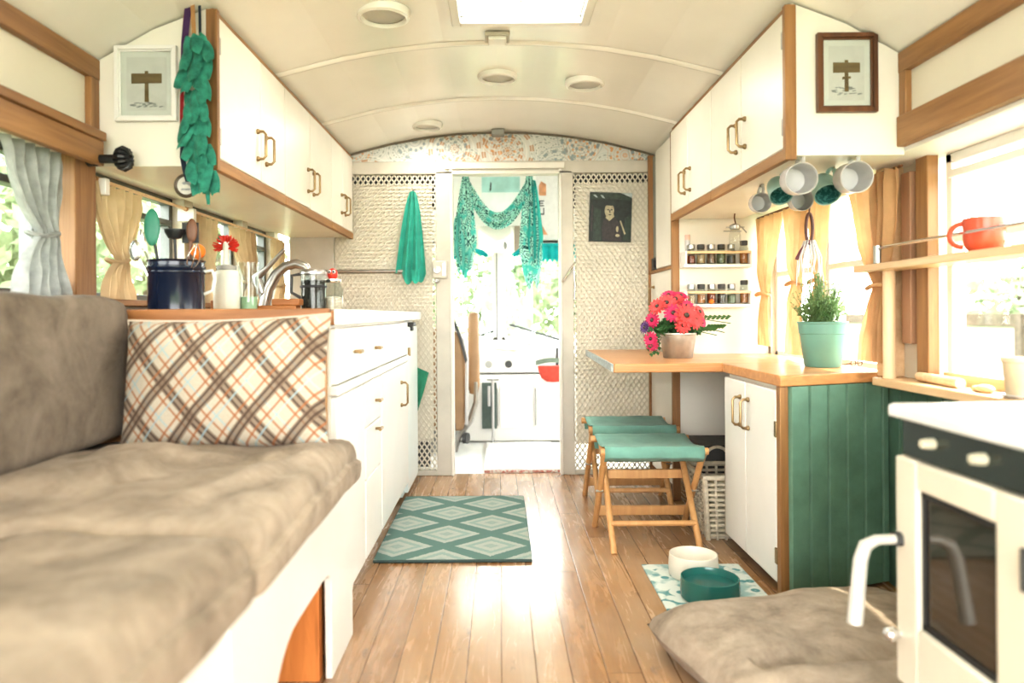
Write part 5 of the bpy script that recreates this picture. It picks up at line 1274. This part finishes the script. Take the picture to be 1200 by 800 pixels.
for bx in ((.286, .293, 1.655, 1.695), (.286, .320, 1.688, 1.695), (.286, .314, 1.672, 1.679), (.286, .320, 1.655, 1.662),
           (.286, .294, 1.60, 1.642), (.314, .321, 1.60, 1.642), (.286, .321, 1.595, 1.604)): mb.box(bx[0], bx[1], 5.0885, 5.0925, bx[2], bx[3])
t.part('print', mb, ['printpaper', 'peach', 'navyprint'])
solo('fringe_valance', MB().grid(lambda u, v: (.30+.26*u, 5.07-.01*math.sin(u*30), 1.375-.115*v*(.9+.1*math.sin(u*50))), 30, 6).box(.30, .56, 5.06, 5.08, 1.372, 1.392), 'tealfringe', 'turquoise fringe valance at the right of the windshield', 'valance')
solo('fringe_valance', MB().grid(lambda u, v: (-.36+.11*u, 5.07-.01*math.sin(u*20), 1.385-.10*v), 14, 6), 'tealfringe', 'turquoise cloth scrap at the far left of the windshield', 'valance')

t = Thing('patterned_shawl', 'teal and black patterned shawl tied across the cab opening', 'shawl', (0, 4.6, 1.4))
def swag(u, v):
    x = -.205+.405*u
    top = 1.78-.235*math.sin(PI*u)**1.1; bot = 1.76-.325*math.sin(PI*min(1, max(0, u)))**.55
    return (x, 4.60+.02*math.sin(v*14+u*6)*math.sin(PI*u), top+(bot-top)*v)
t.part('swag', MB().grid(swag, 40, 14), 'shawl')
def tail(xa, xw, zt, zb, skew, ph):
    def fn(u, v):
        w = .012+xw*min(1, v*1.5)**.7*(1-.55*max(0, v-.72)/.28); a = u-.5
        return (xa+skew*v+a*2*w, 4.57-.014*math.cos(a*2.5)+.010*math.sin(a*19+ph+v*3), zt+(zb-zt)*v+(.03*math.sin(u*9+ph))*v)
    return MB().grid(fn, 26, 26)
t.part('hanging_end', tail(-.205, .062, 1.79, 1.15, -.01, 0), 'shawl', label='left hanging end')
t.part('hanging_end', tail(.195, .062, 1.79, 1.08, .01, 2), 'shawl', label='right hanging end')
t.part('teal_drape', tail(-.255, .05, 1.52, 1.20, .03, 1), cloth('aqua_gauze', (.22, .66, .60), .9, .45, .15), label='plain aqua cloth')
t.part('teal_drape', tail(.222, .038, 1.74, 1.22, .012, 4), cloth('teal_gauze', (.06, .52, .47), .9, .4, .15), label='plain teal cloth')
t.part('teal_drape', MB().tube([(.205, 4.60, 1.42), (.14, 4.6, 1.30), (.09, 4.6, 1.27)], [.012, .02, .012], 8).tube([(-.16, 4.6, 1.31), (-.11, 4.6, 1.29), (-.07, 4.6, 1.27)], [.01, .02, .008], 8), 'tealfringe')
t.part('hook', MB().tube([(-.205, 4.57, 1.955), (-.205, 4.57, 1.78)], .003, 6).tube([(.195, 4.57, 1.955), (.195, 4.57, 1.78)], .003, 6), 'dark')

# ================================================================== OUTDOORS
struct('ground', MB().box(-30, 30, -25, 40, -1.0, -.95), 'grass')
def tree(x, y, h, r, seed, label, leaf, n=1500, size=.13, low=.2):
    t = Thing('tree', label, 'tree', (x, y, -.95), 'trees outside')
    t.part('trunk', MB().tube([(x, y, -.95), (x+.06, y, h*.3), (x-.03, y, h*.75)], [.14, .10, .05], 10), 'bark')
    random.seed(seed); mb = MB()
    for k in range(9):
        c = (x+random.uniform(-.6, .6)*r, y+random.uniform(-.6, .6)*r, low+(h-low)*(.15+.8*random.random()))
        q = leafcloud(n//9, c, (r*.55, r*.55, r*.5), size, seed*13+k); mb.add(q.v, q.f)
    t.part('crown', mb, leaf, smooth=False, kind='stuff')
    return t
for i, (x, y, h, r, lf) in enumerate(((-4.0, 1.2, 2.2, 1.1, 1), (-5.4, 4.2, 2.6, 1.3, 0), (-4.2, 7.0, 2.2, 1.2, 1), (-7.6, 8.5, 3.0, 1.5, 0), (-5.6, 11.5, 3.2, 1.6, 1), (-6.2, 16.0, 3.8, 2.0, 0))):
    tree(x, y, h, r, 40+i, ['light green bush outside the window beside the grey curtain', 'darker bush outside the window behind the tan curtains', 'light green bush outside the window behind the canister', 'dark leafy tree outside behind the faucet window', 'pale tree farther off outside the left windows', 'most distant dark tree outside the left windows'][i], 'leaf%d' % (lf+1), 1700, .12, -.3)
for i, (x, y, h, r, lf) in enumerate(((-1.3, 10.5, 2.6, 1.2, 1), (1.5, 12.0, 2.4, 1.3, 1), (.2, 16, 2.2, 1.6, 0))):
    tree(x, y, h, r, 60+i, ['pale tree seen through the left half of the windshield', 'pale tree seen through the right half of the windshield', 'far tree straight ahead beyond the windshield'][i], 'leaf%d' % (lf+1), 1300, .13, .2)
for i, (x, y, h, r) in enumerate(((8.5, 6.5, 1.9, 1.3), (8.0, 9.5, 2.0, 1.4), (9.0, 12.5, 2.1, 1.5))):
    tree(x, y, h, r, 80+i, ['bushy tree outside the near right window', 'bushy tree outside the right window behind the wooden posts', 'distant bushy tree outside the far right window'][i], 'leaf2', 1000, .15, -.3)
t = Thing('timber_fence', 'low dark rail fence outside the near right window', 'fence', (6.5, 7, -.95))
t.part('rail', MB().box(6.45, 6.52, 2, 14, .70, .86), 'bark')
for y in (3, 6, 9, 12): t.part('post', MB().box(6.43, 6.54, y-.06, y+.06, -.95, .86), 'bark')
t.part('board', MB().box(6.50, 6.53, 2, 14, -.9, .70), pbr('bleached_boards', (.5, .48, .44), .8, 0, .1, 3))

# ================================================================== LIGHT
sc = bpy.context.scene
w = bpy.data.worlds.new('sky'); sc.world = w; w.use_nodes = True
nt = w.node_tree; nt.nodes.clear()
out = nt.nodes.new('ShaderNodeOutputWorld'); bg = nt.nodes.new('ShaderNodeBackground'); tc = nt.nodes.new('ShaderNodeTexCoord')
sp_ = nt.nodes.new('ShaderNodeSeparateXYZ'); mr = nt.nodes.new('ShaderNodeMapRange'); mx = nt.nodes.new('ShaderNodeMix'); mx.data_type = 'RGBA'
nt.links.new(tc.outputs['Generated'], sp_.inputs[0]); nt.links.new(sp_.outputs[2], mr.inputs[0]); mr.inputs[1].default_value = -.05; mr.inputs[2].default_value = .8
nt.links.new(mr.outputs[0], mx.inputs[0]); mx.inputs[6].default_value = (1.0, .985, .95, 1); mx.inputs[7].default_value = (.86, .94, 1.0, 1)
nt.links.new(mx.outputs[2], bg.inputs[0]); bg.inputs[1].default_value = WORLD; nt.links.new(bg.outputs[0], out.inputs[0])
def lamp(kind, name, loc, target, energy, col, **kw):
    l = bpy.data.lights.new(name, kind); l.energy = energy; l.color = col
    for k, v in kw.items(): setattr(l, k, v)
    o = bpy.data.objects.new(name, l); C.objects.link(o); o.location = loc
    o.rotation_euler = (V(target)-V(loc)).to_track_quat('-Z', 'Y').to_euler(); return o
lamp('SUN', 'sun', (4, 3.2, 9), (0, 2.6, 0), SUN, (1.0, .90, .74), angle=.03)
lamp('AREA', 'rear_fill_light', (0, -1.0, 1.35), (0, 3, .9), REAR, (1.0, .97, .92), shape='RECTANGLE', size=1.9, size_y=1.0)  # added fill lamp behind the camera; no rear window is modelled
for x_, y_ in ((-.375, 2.39), (0, 3.10), (.376, 3.12), (-.37, 3.80)): lamp('AREA', 'ceiling_lamp', (x_, y_, ceil_z(x_)-.03), (x_, y_, 0), DOME, (1.0, .95, .86), shape='DISK', size=.13)

# ================================================================== CAMERA
cam = bpy.data.cameras.new('camera'); co = bpy.data.objects.new('camera', cam); C.objects.link(co); sc.camera = co
co.location = (0, 0, .90); co.rotation_euler = (PI/2, .0070, 0)
cam.sensor_width = 36; cam.lens = 850/1200*36; cam.shift_x = 15/1200; cam.shift_y = -32/1200; cam.clip_start = .02
cam.dof.use_dof = True; cam.dof.focus_distance = 2.9; cam.dof.aperture_fstop = 1.9
sc.view_settings.view_transform = 'Standard'; sc.view_settings.look = 'None'; sc.view_settings.exposure = EXPO; sc.view_settings.gamma = .86
